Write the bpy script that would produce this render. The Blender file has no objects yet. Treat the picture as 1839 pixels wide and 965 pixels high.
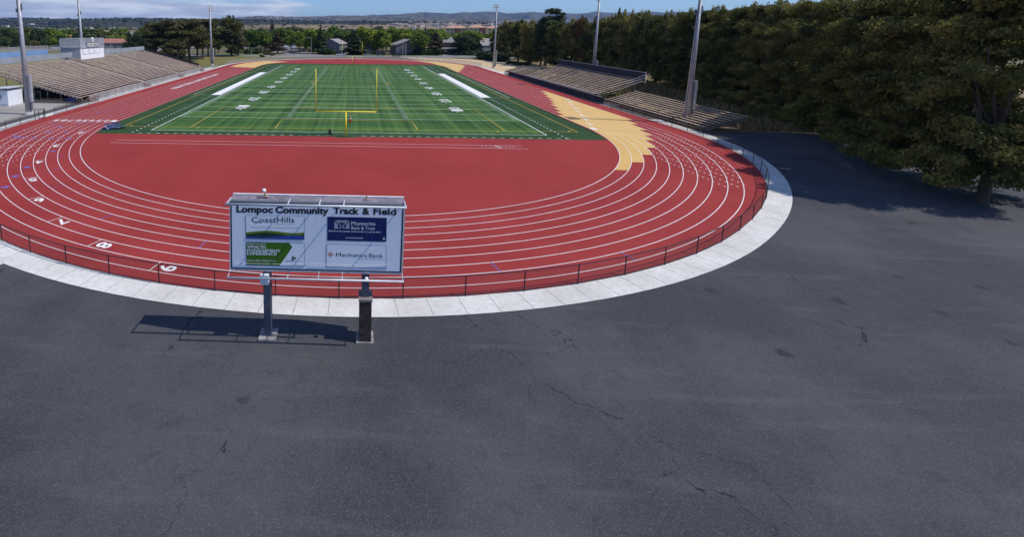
import bpy, bmesh, math, random
from mathutils import Vector, Matrix
import numpy as np
R = math.radians
sc = bpy.context.scene
col = sc.collection

# ------------------------------------------------------------------ camera
F_PX, CX, CY = 852.317, 600.863, 178.623          # focal length and principal point in photo pixels
IMG_W, IMG_H = 1839.0, 965.0
C0 = Vector((1.1108, -57.3481, 12.7595))
YAW, PITCH, ROLL = -0.043444, 0.149021, 0.003860
_f = Vector((math.sin(YAW)*math.cos(PITCH), math.cos(YAW)*math.cos(PITCH), -math.sin(PITCH)))
_r = Vector((math.cos(YAW), -math.sin(YAW), 0))
_u = _r.cross(_f)
_r, _u = math.cos(ROLL)*_r + math.sin(ROLL)*_u, -math.sin(ROLL)*_r + math.cos(ROLL)*_u
cd = bpy.data.cameras.new("camera")
cd.sensor_fit = 'HORIZONTAL'; cd.sensor_width = 36.0
cd.lens = F_PX*36.0/IMG_W
cd.shift_x = (IMG_W/2-CX)/IMG_W
cd.shift_y = -(IMG_H/2-CY)/IMG_W
cd.clip_start = 0.1; cd.clip_end = 40000
cam = bpy.data.objects.new("camera", cd); col.objects.link(cam)
m = Matrix((( _r.x, _u.x, -_f.x, C0.x), (_r.y, _u.y, -_f.y, C0.y), (_r.z, _u.z, -_f.z, C0.z), (0, 0, 0, 1)))
cam.matrix_world = m
sc.camera = cam

# ------------------------------------------------------------------ light
SUN_EL = R(53.5); SUN_DIR = Vector((math.cos(SUN_EL)*0.985, -math.cos(SUN_EL)*0.172, math.sin(SUN_EL)))
sl = bpy.data.lights.new("sun", 'SUN'); sl.energy = 3.6; sl.angle = R(0.53); sl.color = (1.0, 0.95, 0.87)
so = bpy.data.objects.new("sun", sl); col.objects.link(so)
so.rotation_euler = SUN_DIR.to_track_quat('Z', 'Y').to_euler(); so.location = (60, -20, 80)

world = bpy.data.worlds.new("World"); sc.world = world; world.use_nodes = True
nt = world.node_tree; nt.nodes.clear()
def wn(t, **k):
    n = nt.nodes.new(t)
    for a, b in k.items(): setattr(n, a, b)
    return n
sky = wn('ShaderNodeTexSky', sky_type='NISHITA', sun_disc=False, sun_elevation=SUN_EL,
         sun_rotation=R(99.9), air_density=1.0, dust_density=0.3, ozone_density=2.2, altitude=0)
bg = wn('ShaderNodeBackground'); bg.inputs[1].default_value = 0.088
out = wn('ShaderNodeOutputWorld')
tc = wn('ShaderNodeTexCoord')
mp = wn('ShaderNodeMapping'); mp.inputs['Scale'].default_value = (4.2, 4.2, 30.0); mp.inputs['Location'].default_value = (3.1, 0.4, 0.6)
nz = wn('ShaderNodeTexNoise'); nz.inputs['Scale'].default_value = 1.35; nz.inputs['Detail'].default_value = 7; nz.inputs['Roughness'].default_value = 0.56
sep = wn('ShaderNodeSeparateXYZ')
lk = nt.links.new
lk(tc.outputs['Generated'], mp.inputs[0]); lk(mp.outputs[0], nz.inputs['Vector']); lk(tc.outputs['Generated'], sep.inputs[0])
def wmath(op, a, b=None, clamp=False):
    n = wn('ShaderNodeMath', operation=op, use_clamp=clamp)
    for i, v in enumerate((a, b)):
        if v is None: continue
        if isinstance(v, (int, float)): n.inputs[i].default_value = v
        else: lk(v, n.inputs[i])
    return n.outputs[0]
def wrange(v, a, b, c=0.0, d=1.0, smooth=True):
    n = wn('ShaderNodeMapRange', interpolation_type='SMOOTHSTEP' if smooth else 'LINEAR')
    lk(v, n.inputs[0]); n.inputs[1].default_value = a; n.inputs[2].default_value = b
    n.inputs[3].default_value = c; n.inputs[4].default_value = d
    return n.outputs[0]
# a bank of stratus to the left (west), thinning out to the right and upwards
side = wrange(sep.outputs['X'], 0.03, -0.30)
low = wrange(sep.outputs['Z'], 0.066, 0.034)
base = wrange(sep.outputs['Z'], 0.012, 0.020)
bias = wmath('ADD', wmath('MULTIPLY', side, 0.30), wmath('MULTIPLY', wmath('MULTIPLY', low, side), 0.34))
cover = wrange(wmath('ADD', nz.outputs[0], bias), 0.72, 0.98)
streak = wmath('MULTIPLY', wrange(sep.outputs['Z'], 0.034, 0.018), wrange(sep.outputs['X'], 0.10, -0.12))
cover = wmath('MULTIPLY', wmath('ADD', cover, wmath('MULTIPLY', streak, 0.35), True), 0.88)
nz2 = wn('ShaderNodeTexNoise'); nz2.inputs['Scale'].default_value = 2.6; nz2.inputs['Detail'].default_value = 5
lk(mp.outputs[0], nz2.inputs['Vector'])
cr = wn('ShaderNodeMix', data_type='RGBA'); lk(wrange(nz2.outputs[0], 0.36, 0.66), cr.inputs[0])
cr.inputs[6].default_value = (4.9, 5.4, 7.2, 1); cr.inputs[7].default_value = (8.0, 8.6, 10.0, 1)
tint = wn('ShaderNodeMix', data_type='RGBA', blend_type='MULTIPLY'); tint.inputs[0].default_value = 1.0
lk(sky.outputs[0], tint.inputs[6]); tint.inputs[7].default_value = (0.71, 0.97, 1.45, 1)
mx = wn('ShaderNodeMix', data_type='RGBA'); lk(cover, mx.inputs[0]); lk(tint.outputs[2], mx.inputs[6]); lk(cr.outputs[2], mx.inputs[7])
lk(mx.outputs[2], bg.inputs[0]); lk(bg.outputs[0], out.inputs[0])

sc.view_settings.view_transform = 'Standard'; sc.view_settings.look = 'None'
sc.view_settings.exposure = 0.08; sc.view_settings.gamma = 1.0; sc.view_settings.use_curve_mapping = False
sc.cycles.max_bounces = 5; sc.cycles.transparent_max_bounces = 24; sc.cycles.volume_bounces = 0
sc.cycles.use_denoising = True

# ------------------------------------------------------------------ pixel -> place
def ray(px, py):
    return (_f + _r*((px-CX)/F_PX) + _u*((CY-py)/F_PX))
def gz(px, py, z=0.0):
    d = ray(px, py); t = (z-C0.z)/d.z; return C0 + d*t
def gy(px, py, y):
    d = ray(px, py); t = (y-C0.y)/d.y; return C0 + d*t
def gx(px, py, x):
    d = ray(px, py); t = (x-C0.x)/d.x; return C0 + d*t

# ------------------------------------------------------------------ materials
MATS = {}
def mat(name, c, rough=0.8, metal=0.0, var=0.0, scale=1.0, c2=None, detail=4.0, bump=0.0, bscale=None, coord='pos', spec=0.3, stretch=None, rnd=0.0, lo=0.35, hi=0.65, trans=0.0):
    if name in MATS: return MATS[name]
    mt = bpy.data.materials.new(name); mt.use_nodes = True
    n = mt.node_tree; n.nodes.clear(); L = n.links.new
    o = n.nodes.new('ShaderNodeOutputMaterial'); b = n.nodes.new('ShaderNodeBsdfPrincipled')
    b.inputs['Roughness'].default_value = rough; b.inputs['Metallic'].default_value = metal
    b.inputs['Specular IOR Level'].default_value = spec
    b.inputs['Base Color'].default_value = (*c, 1)
    colsock = None
    if c2 is not None or var > 0 or bump > 0:
        if coord == 'pos':
            g = n.nodes.new('ShaderNodeNewGeometry'); v = g.outputs['Position']
        else:
            g = n.nodes.new('ShaderNodeTexCoord'); v = g.outputs['Object']
        if stretch:
            mpn = n.nodes.new('ShaderNodeMapping'); mpn.inputs['Scale'].default_value = stretch; L(v, mpn.inputs[0]); v = mpn.outputs[0]
        tx = n.nodes.new('ShaderNodeTexNoise'); tx.inputs['Scale'].default_value = scale; tx.inputs['Detail'].default_value = detail; tx.inputs['Roughness'].default_value = 0.6
        L(v, tx.inputs['Vector'])
        if c2 is None: c2 = tuple(max(0, x*(1-var)) for x in c); c = tuple(min(1, x*(1+var)) for x in c)
        mr = n.nodes.new('ShaderNodeMapRange'); mr.inputs[1].default_value = lo; mr.inputs[2].default_value = hi; L(tx.outputs[0], mr.inputs[0])
        mi = n.nodes.new('ShaderNodeMix'); mi.data_type = 'RGBA'; L(mr.outputs[0], mi.inputs[0])
        mi.inputs[6].default_value = (*c2, 1); mi.inputs[7].default_value = (*c, 1)
        colsock = mi.outputs[2]
        if bump > 0:
            t2 = n.nodes.new('ShaderNodeTexNoise'); t2.inputs['Scale'].default_value = bscale or scale*4; t2.inputs['Detail'].default_value = 3; L(v, t2.inputs['Vector'])
            bp = n.nodes.new('ShaderNodeBump'); bp.inputs['Strength'].default_value = bump; bp.inputs['Distance'].default_value = 0.05
            L(t2.outputs[0], bp.inputs['Height']); L(bp.outputs[0], b.inputs['Normal'])
    if rnd > 0:
        oi = n.nodes.new('ShaderNodeObjectInfo'); hs = n.nodes.new('ShaderNodeHueSaturation')
        mr = n.nodes.new('ShaderNodeMapRange'); L(oi.outputs['Random'], mr.inputs[0]); mr.inputs[3].default_value = 1-rnd; mr.inputs[4].default_value = 1+rnd
        L(mr.outputs[0], hs.inputs['Value'])
        if colsock: L(colsock, hs.inputs['Color'])
        else: hs.inputs['Color'].default_value = (*c, 1)
        mr2 = n.nodes.new('ShaderNodeMapRange'); L(oi.outputs['Random'], mr2.inputs[0]); mr2.inputs[3].default_value = 0.5+rnd*0.06; mr2.inputs[4].default_value = 0.5-rnd*0.06
        L(mr2.outputs[0], hs.inputs['Hue'])
        colsock = hs.outputs[0]
    if colsock: L(colsock, b.inputs['Base Color'])
    if trans > 0:
        tr = n.nodes.new('ShaderNodeBsdfTranslucent'); tr.inputs[0].default_value = (*c, 1)
        if colsock: L(colsock, tr.inputs[0])
        ms = n.nodes.new('ShaderNodeMixShader'); ms.inputs[0].default_value = trans
        L(b.outputs[0], ms.inputs[1]); L(tr.outputs[0], ms.inputs[2]); L(ms.outputs[0], o.inputs[0])
    else: L(b.outputs[0], o.inputs[0])
    MATS[name] = mt
    return mt

def two_scale(name, c1, c2, c3, s1, s2, rough=0.9, bump=0.0, bscale=40, spec=0.2, stretch=(1, 1, 1)):
    """large blotches between c1 and c2, fine speckle towards c3"""
    mt = bpy.data.materials.new(name); mt.use_nodes = True
    n = mt.node_tree; n.nodes.clear(); L = n.links.new
    o = n.nodes.new('ShaderNodeOutputMaterial'); b = n.nodes.new('ShaderNodeBsdfPrincipled')
    b.inputs['Roughness'].default_value = rough; b.inputs['Specular IOR Level'].default_value = spec
    g = n.nodes.new('ShaderNodeNewGeometry'); mpn = n.nodes.new('ShaderNodeMapping'); mpn.inputs['Scale'].default_value = stretch; L(g.outputs['Position'], mpn.inputs[0])
    a = n.nodes.new('ShaderNodeTexNoise'); a.inputs['Scale'].default_value = s1; a.inputs['Detail'].default_value = 6; a.inputs['Roughness'].default_value = 0.62; L(mpn.outputs[0], a.inputs['Vector'])
    d = n.nodes.new('ShaderNodeTexNoise'); d.inputs['Scale'].default_value = s2; d.inputs['Detail'].default_value = 5; d.inputs['Roughness'].default_value = 0.7; L(g.outputs['Position'], d.inputs['Vector'])
    r1 = n.nodes.new('ShaderNodeMapRange'); r1.inputs[1].default_value = 0.36; r1.inputs[2].default_value = 0.64; L(a.outputs[0], r1.inputs[0])
    r2 = n.nodes.new('ShaderNodeMapRange'); r2.inputs[1].default_value = 0.48; r2.inputs[2].default_value = 0.80; L(d.outputs[0], r2.inputs[0])
    m1 = n.nodes.new('ShaderNodeMix'); m1.data_type = 'RGBA'; L(r1.outputs[0], m1.inputs[0]); m1.inputs[6].default_value = (*c1, 1); m1.inputs[7].default_value = (*c2, 1)
    m2 = n.nodes.new('ShaderNodeMix'); m2.data_type = 'RGBA'; L(r2.outputs[0], m2.inputs[0]); L(m1.outputs[2], m2.inputs[6]); m2.inputs[7].default_value = (*c3, 1)
    L(m2.outputs[2], b.inputs['Base Color'])
    if bump:
        t = n.nodes.new('ShaderNodeTexNoise'); t.inputs['Scale'].default_value = bscale; t.inputs['Detail'].default_value = 3; L(g.outputs['Position'], t.inputs['Vector'])
        bp = n.nodes.new('ShaderNodeBump'); bp.inputs['Strength'].default_value = bump; bp.inputs['Distance'].default_value = 0.03
        L(t.outputs[0], bp.inputs['Height']); L(bp.outputs[0], b.inputs['Normal'])
    L(b.outputs[0], o.inputs[0]); MATS[name] = mt
    return mt

def wire_mat(name, c, density, wire=0.06, freq=18.0):
    """chain link: a diagonal grid of wires with open holes, drawn on real panels from their UV (metres)"""
    mt = bpy.data.materials.new(name); mt.use_nodes = True
    n = mt.node_tree; n.nodes.clear(); L = n.links.new
    o = n.nodes.new('ShaderNodeOutputMaterial'); b = n.nodes.new('ShaderNodeBsdfPrincipled'); b.inputs['Base Color'].default_value = (*c, 1); b.inputs['Roughness'].default_value = 0.6
    t = n.nodes.new('ShaderNodeBsdfTransparent'); ms = n.nodes.new('ShaderNodeMixShader')
    uv = n.nodes.new('ShaderNodeUVMap'); sp = n.nodes.new('ShaderNodeSeparateXYZ'); L(uv.outputs[0], sp.inputs[0])
    def mth(op, a, b2=None):
        q = n.nodes.new('ShaderNodeMath'); q.operation = op
        for i, v in enumerate((a, b2)):
            if v is None: continue
            if isinstance(v, (int, float)): q.inputs[i].default_value = v
            else: L(v, q.inputs[i])
        return q.outputs[0]
    s = mth('FRACT', mth('MULTIPLY', mth('ADD', sp.outputs[0], sp.outputs[1]), freq))
    d = mth('FRACT', mth('MULTIPLY', mth('SUBTRACT', sp.outputs[0], sp.outputs[1]), freq))
    w = mth('MAXIMUM', mth('LESS_THAN', s, density/2), mth('LESS_THAN', d, density/2))
    L(w, ms.inputs[0]); L(t.outputs[0], ms.inputs[1]); L(b.outputs[0], ms.inputs[2]); L(ms.outputs[0], o.inputs[0])
    MATS[name] = mt
    return mt

M_red = two_scale('track_red', (0.270, 0.030, 0.026), (0.325, 0.040, 0.034), (0.25, 0.036, 0.032), 0.11, 9.0, rough=0.85, bump=0.25, bscale=60)
M_redlane = two_scale('track_red_lane', (0.275, 0.030, 0.028), (0.330, 0.042, 0.037), (0.25, 0.036, 0.033), 0.2, 9.0, rough=0.85, bump=0.25, bscale=60)
M_tan = two_scale('track_tan', (0.64, 0.41, 0.135), (0.70, 0.45, 0.155), (0.58, 0.37, 0.12), 0.25, 8.0, rough=0.85)
def asphalt_mat():
    """old paving: aggregate, worn pale areas, darker sealed ones, oil spots, hairline crack network in places"""
    mt = bpy.data.materials.new('asphalt_lot'); mt.use_nodes = True
    n = mt.node_tree; n.nodes.clear(); L = n.links.new
    o = n.nodes.new('ShaderNodeOutputMaterial'); b = n.nodes.new('ShaderNodeBsdfPrincipled'); b.inputs['Roughness'].default_value = 0.85; b.inputs['Specular IOR Level'].default_value = 0.25
    g = n.nodes.new('ShaderNodeNewGeometry'); P = g.outputs['Position']
    def nse(scale, st=(1, 1, 1), detail=5, rough=0.6):
        v = P
        if st != (1, 1, 1):
            m_ = n.nodes.new('ShaderNodeMapping'); m_.inputs['Scale'].default_value = st; m_.inputs['Rotation'].default_value = (0, 0, 0.5); L(P, m_.inputs[0]); v = m_.outputs[0]
        t = n.nodes.new('ShaderNodeTexNoise'); t.inputs['Scale'].default_value = scale; t.inputs['Detail'].default_value = detail; t.inputs['Roughness'].default_value = rough; L(v, t.inputs['Vector']); return t
    def rng_(v, a, c, d=0.0, e=1.0):
        m_ = n.nodes.new('ShaderNodeMapRange'); m_.interpolation_type = 'SMOOTHSTEP'; L(v, m_.inputs[0]); m_.inputs[1].default_value = a; m_.inputs[2].default_value = c; m_.inputs[3].default_value = d; m_.inputs[4].default_value = e; return m_.outputs[0]
    def mixc(f, a, c):
        m_ = n.nodes.new('ShaderNodeMix'); m_.data_type = 'RGBA'; L(f, m_.inputs[0])
        for k, x in ((6, a), (7, c)):
            if isinstance(x, tuple): m_.inputs[k].default_value = (*x, 1)
            else: L(x, m_.inputs[k])
        return m_.outputs[2]
    def mul(a, c):
        q = n.nodes.new('ShaderNodeMath'); q.operation = 'MULTIPLY'
        for k, x in enumerate((a, c)):
            if isinstance(x, (int, float)): q.inputs[k].default_value = x
            else: L(x, q.inputs[k])
        return q.outputs[0]
    c = mixc(rng_(nse(0.13, detail=7, rough=0.65).outputs[0], 0.38, 0.62), (0.040, 0.043, 0.051), (0.066, 0.068, 0.074))
    c = mixc(mul(rng_(nse(0.55, (0.25, 2.2, 1), 4).outputs[0], 0.52, 0.72), 0.55), c, (0.088, 0.088, 0.090))
    c = mixc(mul(rng_(nse(1.7, detail=8, rough=0.75).outputs[0], 0.50, 0.70), 0.6), c, (0.034, 0.036, 0.041))
    c = mixc(mul(rng_(nse(34, detail=2).outputs[0], 0.52, 0.72), 0.75), c, (0.150, 0.146, 0.140))
    v = n.nodes.new('ShaderNodeTexVoronoi'); v.inputs['Scale'].default_value = 0.42; v.inputs['Randomness'].default_value = 1.0; L(P, v.inputs['Vector'])
    dn = nse(3.0, detail=4)
    ad = n.nodes.new('ShaderNodeMath'); ad.operation = 'MULTIPLY_ADD'; L(dn.outputs[0], ad.inputs[0]); ad.inputs[1].default_value = 0.22; L(v.outputs['Distance'], ad.inputs[2])
    spots = mul(rng_(ad.outputs[0], 0.26, 0.17), rng_(nse(0.07).outputs[0], 0.50, 0.60))
    c = mixc(mul(spots, 0.75), c, (0.020, 0.020, 0.022))
    # cracks: borders of a warped cell pattern, only where the paving is worn
    wv = nse(0.9, detail=4); vm = n.nodes.new('ShaderNodeVectorMath'); vm.operation = 'MULTIPLY_ADD'; L(wv.outputs['Color'], vm.inputs[0]); vm.inputs[1].default_value = (1.6, 1.6, 0); L(P, vm.inputs[2])
    cv = n.nodes.new('ShaderNodeTexVoronoi'); cv.feature = 'DISTANCE_TO_EDGE'; cv.inputs['Scale'].default_value = 0.23; L(vm.outputs[0], cv.inputs['Vector'])
    wd = mul(rng_(nse(2.3, detail=3).outputs[0], 0.30, 0.80), 0.0055)
    ls = n.nodes.new('ShaderNodeMath'); ls.operation = 'LESS_THAN'; L(cv.outputs['Distance'], ls.inputs[0]); L(wd, ls.inputs[1])
    cr_ = mul(ls.outputs[0], rng_(nse(0.11, detail=3).outputs[0], 0.50, 0.56))
    c = mixc(mul(cr_, 0.85), c, (0.016, 0.016, 0.018))
    L(c, b.inputs['Base Color'])
    bp = n.nodes.new('ShaderNodeBump'); bp.inputs['Strength'].default_value = 0.5; bp.inputs['Distance'].default_value = 0.02; L(nse(40, detail=2).outputs[0], bp.inputs['Height']); L(bp.outputs[0], b.inputs['Normal'])
    L(b.outputs[0], o.inputs[0]); return mt
M_asphalt = asphalt_mat()
M_path = two_scale('asphalt_path', (0.07, 0.068, 0.07), (0.10, 0.096, 0.095), (0.13, 0.125, 0.12), 0.3, 6.0)
M_yard = two_scale('worn_yard', (0.24, 0.23, 0.22), (0.36, 0.34, 0.32), (0.36, 0.30, 0.22), 0.10, 1.2, bump=0.1)
M_conc = two_scale('concrete', (0.56, 0.54, 0.50), (0.70, 0.685, 0.65), (0.46, 0.43, 0.385), 0.35, 3.5, bump=0.1)
M_white = mat('white_paint', (0.80, 0.79, 0.77), 0.7, var=0.06, scale=3.0)
M_pink = mat('lane_paint', (0.74, 0.66, 0.645), 0.7, var=0.08, scale=2.0)
M_yel = mat('yellow_line', (0.60, 0.40, 0.06), 0.7)
M_blue = mat('blue_mark', (0.12, 0.16, 0.50), 0.7)
M_post = mat('goal_yellow', (0.86, 0.76, 0.05), 0.45, coord='obj', var=0.06)
M_galv = mat('galvanised', (0.43, 0.44, 0.46), 0.55, 0.35, var=0.15, scale=2.0, coord='obj')
M_galvd = mat('galvanised_dark', (0.20, 0.21, 0.23), 0.6, 0.2, var=0.15, scale=3.0, coord='obj')
M_black = mat('black_steel', (0.022, 0.022, 0.024), 0.5)
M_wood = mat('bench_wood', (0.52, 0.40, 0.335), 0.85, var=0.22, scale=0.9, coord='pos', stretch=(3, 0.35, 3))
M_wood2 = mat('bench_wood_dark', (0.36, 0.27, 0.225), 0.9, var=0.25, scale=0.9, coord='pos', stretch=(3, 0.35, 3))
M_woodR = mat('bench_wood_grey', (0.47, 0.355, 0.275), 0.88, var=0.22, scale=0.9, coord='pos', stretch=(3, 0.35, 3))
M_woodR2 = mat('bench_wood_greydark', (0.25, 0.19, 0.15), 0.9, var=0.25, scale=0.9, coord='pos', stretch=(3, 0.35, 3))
M_step = mat('step_concrete', (0.42, 0.35, 0.29), 0.9, var=0.15, scale=2.0)
M_bark = mat('bark', (0.085, 0.062, 0.048), 0.95, var=0.3, scale=4.0, coord='obj')
M_glass = mat('window_glass', (0.03, 0.04, 0.05), 0.1, spec=0.8)
M_grass = two_scale('park_grass', (0.115, 0.125, 0.035), (0.20, 0.17, 0.06), (0.24, 0.20, 0.09), 0.05, 1.0)
M_lawn = two_scale('verge_lawn', (0.09, 0.13, 0.03), (0.15, 0.16, 0.05), (0.20, 0.18, 0.08), 0.08, 1.2)
M_dry = two_scale('dry_grass', (0.19, 0.145, 0.075), (0.26, 0.20, 0.10), (0.14, 0.12, 0.055), 0.15, 1.5, bump=0.4, bscale=3)
M_sand = two_scale('sandy_ground', (0.50, 0.37, 0.22), (0.62, 0.48, 0.31), (0.44, 0.33, 0.20), 0.12, 1.3)
M_terrain = two_scale('terrain_ground', (0.10, 0.10, 0.045), (0.20, 0.16, 0.085), (0.13, 0.12, 0.06), 0.004, 0.05)
M_street = two_scale('street_asphalt', (0.17, 0.16, 0.16), (0.24, 0.23, 0.225), (0.28, 0.27, 0.26), 0.2, 3.0)

# turf: mowing bands across and streaks along the field
def turf_mat():
    mt = bpy.data.materials.new('artificial_turf'); mt.use_nodes = True
    n = mt.node_tree; n.nodes.clear(); L = n.links.new
    o = n.nodes.new('ShaderNodeOutputMaterial'); b = n.nodes.new('ShaderNodeBsdfPrincipled'); b.inputs['Roughness'].default_value = 0.9; b.inputs['Specular IOR Level'].default_value = 0.15
    g = n.nodes.new('ShaderNodeNewGeometry'); sp = n.nodes.new('ShaderNodeSeparateXYZ'); L(g.outputs['Position'], sp.inputs[0])
    def mth(op, a, b2=None):
        q = n.nodes.new('ShaderNodeMath'); q.operation = op
        for i, v in enumerate((a, b2)):
            if v is None: continue
            if isinstance(v, (int, float)): q.inputs[i].default_value = v
            else: L(v, q.inputs[i])
        return q.outputs[0]
    def nse(scale, st, detail=4):
        mp_ = n.nodes.new('ShaderNodeMapping'); mp_.inputs['Scale'].default_value = st; L(g.outputs['Position'], mp_.inputs[0])
        t = n.nodes.new('ShaderNodeTexNoise'); t.inputs['Scale'].default_value = scale; t.inputs['Detail'].default_value = detail; L(mp_.outputs[0], t.inputs['Vector']); return t.outputs[0]
    band = mth('SINE', mth('MULTIPLY', mth('ADD', sp.outputs[1], 0.4), math.pi/4.572))
    band = mth('MULTIPLY', mth('GREATER_THAN', band, 0.0), 0.20)
    streak = mth('MULTIPLY', mth('SUBTRACT', nse(1.0, (1.3, 0.018, 1), 2), 0.5), 1.7)
    cross = mth('MULTIPLY', mth('SUBTRACT', nse(1.0, (0.03, 0.55, 1), 2), 0.5), 1.2)
    fine = mth('MULTIPLY', mth('SUBTRACT', nse(5.0, (1, 1, 1), 6), 0.5), 0.7)
    v = mth('ADD', mth('ADD', band, streak), mth('ADD', mth('ADD', cross, fine), 0.36))
    mr = n.nodes.new('ShaderNodeMapRange'); L(v, mr.inputs[0]); mr.inputs[1].default_value = 0.0; mr.inputs[2].default_value = 1.0
    mi = n.nodes.new('ShaderNodeMix'); mi.data_type = 'RGBA'; L(mr.outputs[0], mi.inputs[0])
    mi.inputs[6].default_value = (0.020, 0.058, 0.014, 1); mi.inputs[7].default_value = (0.092, 0.192, 0.046, 1)
    L(mi.outputs[2], b.inputs['Base Color']); L(b.outputs[0], o.inputs[0])
    return mt
M_turf = turf_mat()
M_turfdark = two_scale('turf_border', (0.018, 0.050, 0.015), (0.034, 0.080, 0.024), (0.05, 0.095, 0.032), 0.25, 6.0)
M_fencewire = wire_mat('black_chain_link', (0.03, 0.03, 0.032), 0.22)
M_fencegrey = wire_mat('grey_chain_link', (0.35, 0.36, 0.38), 0.26, freq=14)
M_screen = mat('dark_windscreen', (0.022, 0.026, 0.040), 0.8, var=0.25, scale=0.4)
M_bluescreen = mat('blue_windscreen', (0.17, 0.29, 0.52), 0.8, var=0.1, scale=0.3)

# ------------------------------------------------------------------ mesh builder
class MB:
    def __init__(s): s.v = []; s.f = []; s.mi = []; s.uv = {}
    def face(s, pts, mi=0, uv=None):
        i = len(s.v); s.v += [tuple(p) for p in pts]; s.f.append(tuple(range(i, i+len(pts)))); s.mi.append(mi)
        if uv: s.uv[len(s.f)-1] = uv
    def box(s, c, d, rz=0, mi=0, taper=1.0):
        cx, cy, cz = c; a, b, h = d[0]/2, d[1]/2, d[2]/2; q, w = math.cos(rz), math.sin(rz); i = len(s.v)
        for z, t in ((-h, 1), (h, taper)):
            for x, y in ((-a, -b), (a, -b), (a, b), (-a, b)):
                x *= t; y *= t; s.v.append((cx+x*q-y*w, cy+x*w+y*q, cz+z))
        for f in ((0, 3, 2, 1), (4, 5, 6, 7), (0, 1, 5, 4), (1, 2, 6, 5), (2, 3, 7, 6), (3, 0, 4, 7)):
            s.f.append(tuple(i+k for k in f)); s.mi.append(mi)
        return s
    def tube(s, p0, p1, r0, r1=None, n=8, mi=0):
        p0, p1 = Vector(p0), Vector(p1); r1 = r0 if r1 is None else r1
        d = (p1-p0).normalized(); a = d.orthogonal().normalized(); b = d.cross(a); i = len(s.v)
        for p, r in ((p0, r0), (p1, r1)):
            for k in range(n):
                t = 2*math.pi*k/n; s.v.append(tuple(p+a*(r*math.cos(t))+b*(r*math.sin(t))))
        for k in range(n):
            s.f.append((i+k, i+(k+1) % n, i+n+(k+1) % n, i+n+k)); s.mi.append(mi)
        s.f.append(tuple(i+k for k in reversed(range(n)))); s.f.append(tuple(i+n+k for k in range(n))); s.mi += [mi, mi]
        return s
    def path(s, pts, r, n=8, mi=0):
        for a, b in zip(pts[:-1], pts[1:]): s.tube(a, b, r, r, n, mi)
        return s
    def ball(s, c, r, nu=12, nv=8, sc_=(1, 1, 1), mi=0):
        i = len(s.v)
        for j in range(nv+1):
            ph = math.pi*j/nv
            for k in range(nu):
                t = 2*math.pi*k/nu
                s.v.append((c[0]+r*sc_[0]*math.sin(ph)*math.cos(t), c[1]+r*sc_[1]*math.sin(ph)*math.sin(t), c[2]+r*sc_[2]*math.cos(ph)))
        for j in range(nv):
            for k in range(nu):
                s.f.append((i+j*nu+k, i+(j+1)*nu+k, i+(j+1)*nu+(k+1) % nu, i+j*nu+(k+1) % nu)); s.mi.append(mi)
        return s
    def strip(s, pts, w, z, mi=0):
        """flat painted ribbon along a 2-D polyline"""
        P = [Vector((p[0], p[1])) for p in pts]; L_ = []; n = len(P)
        for k in range(n):
            d = (P[min(k+1, n-1)]-P[max(k-1, 0)]).normalized(); nn = Vector((-d.y, d.x))*(w/2)
            L_.append((P[k]-nn, P[k]+nn))
        for k in range(n-1):
            a, b, c, d = L_[k][0], L_[k+1][0], L_[k+1][1], L_[k][1]
            s.face([(a.x, a.y, z), (b.x, b.y, z), (c.x, c.y, z), (d.x, d.y, z)], mi)
        return s
    def build(s, name, mats, parent=None, smooth=False):
        me = bpy.data.meshes.new(name); me.from_pydata(s.v, [], s.f)
        for mm in (mats if isinstance(mats, (list, tuple)) else [mats]): me.materials.append(mm)
        if any(s.mi): me.polygons.foreach_set('material_index', s.mi)
        if s.uv:
            ul = me.uv_layers.new(name='UVMap')
            for fi, uvs in s.uv.items():
                for li, t in zip(me.polygons[fi].loop_indices, uvs): ul.data[li].uv = t
        if smooth: me.polygons.foreach_set('use_smooth', [True]*len(me.polygons))
        me.update()
        o = bpy.data.objects.new(name, me); col.objects.link(o)
        if parent: o.parent = parent
        return o
def tag(o, label=None, cat=None, group=None, kind=None):
    if label: o['label'] = label
    if cat: o['category'] = cat
    if group: o['group'] = group
    if kind: o['kind'] = kind
    return o
def thing(name, label, cat, loc=(0, 0, 0), rz=0, group=None):
    o = bpy.data.objects.new(name, None); col.objects.link(o); o.location = loc; o.rotation_euler = (0, 0, rz); o.empty_display_size = 0.2
    return tag(o, label, cat, group)
def struct(mb, name, mt): return tag(mb.build(name, mt), kind='structure')
def copy_tree(o, parent=None):
    c = o.copy(); col.objects.link(c); c.parent = parent
    for ch in list(o.children): copy_tree(ch, c)
    return c
def fan(mb, pts, z, mi=0): mb.face([(p[0], p[1], z) for p in pts], mi)

# ------------------------------------------------------------------ terrain and hills
mb = MB()
gx_ = [-15500, -8000, -4000, -2000, -1000, -500, -250, -120, -60, 0, 60, 120, 250, 500, 1000, 2000, 4000, 8000, 15500]
gy_ = [-1500, -700, -300, -120, -60, 0, 60, 120, 250, 500, 1000, 2000, 4000, 8000, 12000]
for i in range(len(gx_)-1):
    for j in range(len(gy_)-1):
        mb.face([(gx_[i], gy_[j], -0.06), (gx_[i+1], gy_[j], -0.06), (gx_[i+1], gy_[j+1], -0.06), (gx_[i], gy_[j+1], -0.06)])
struct(mb, 'terrain', M_terrain)

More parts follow.
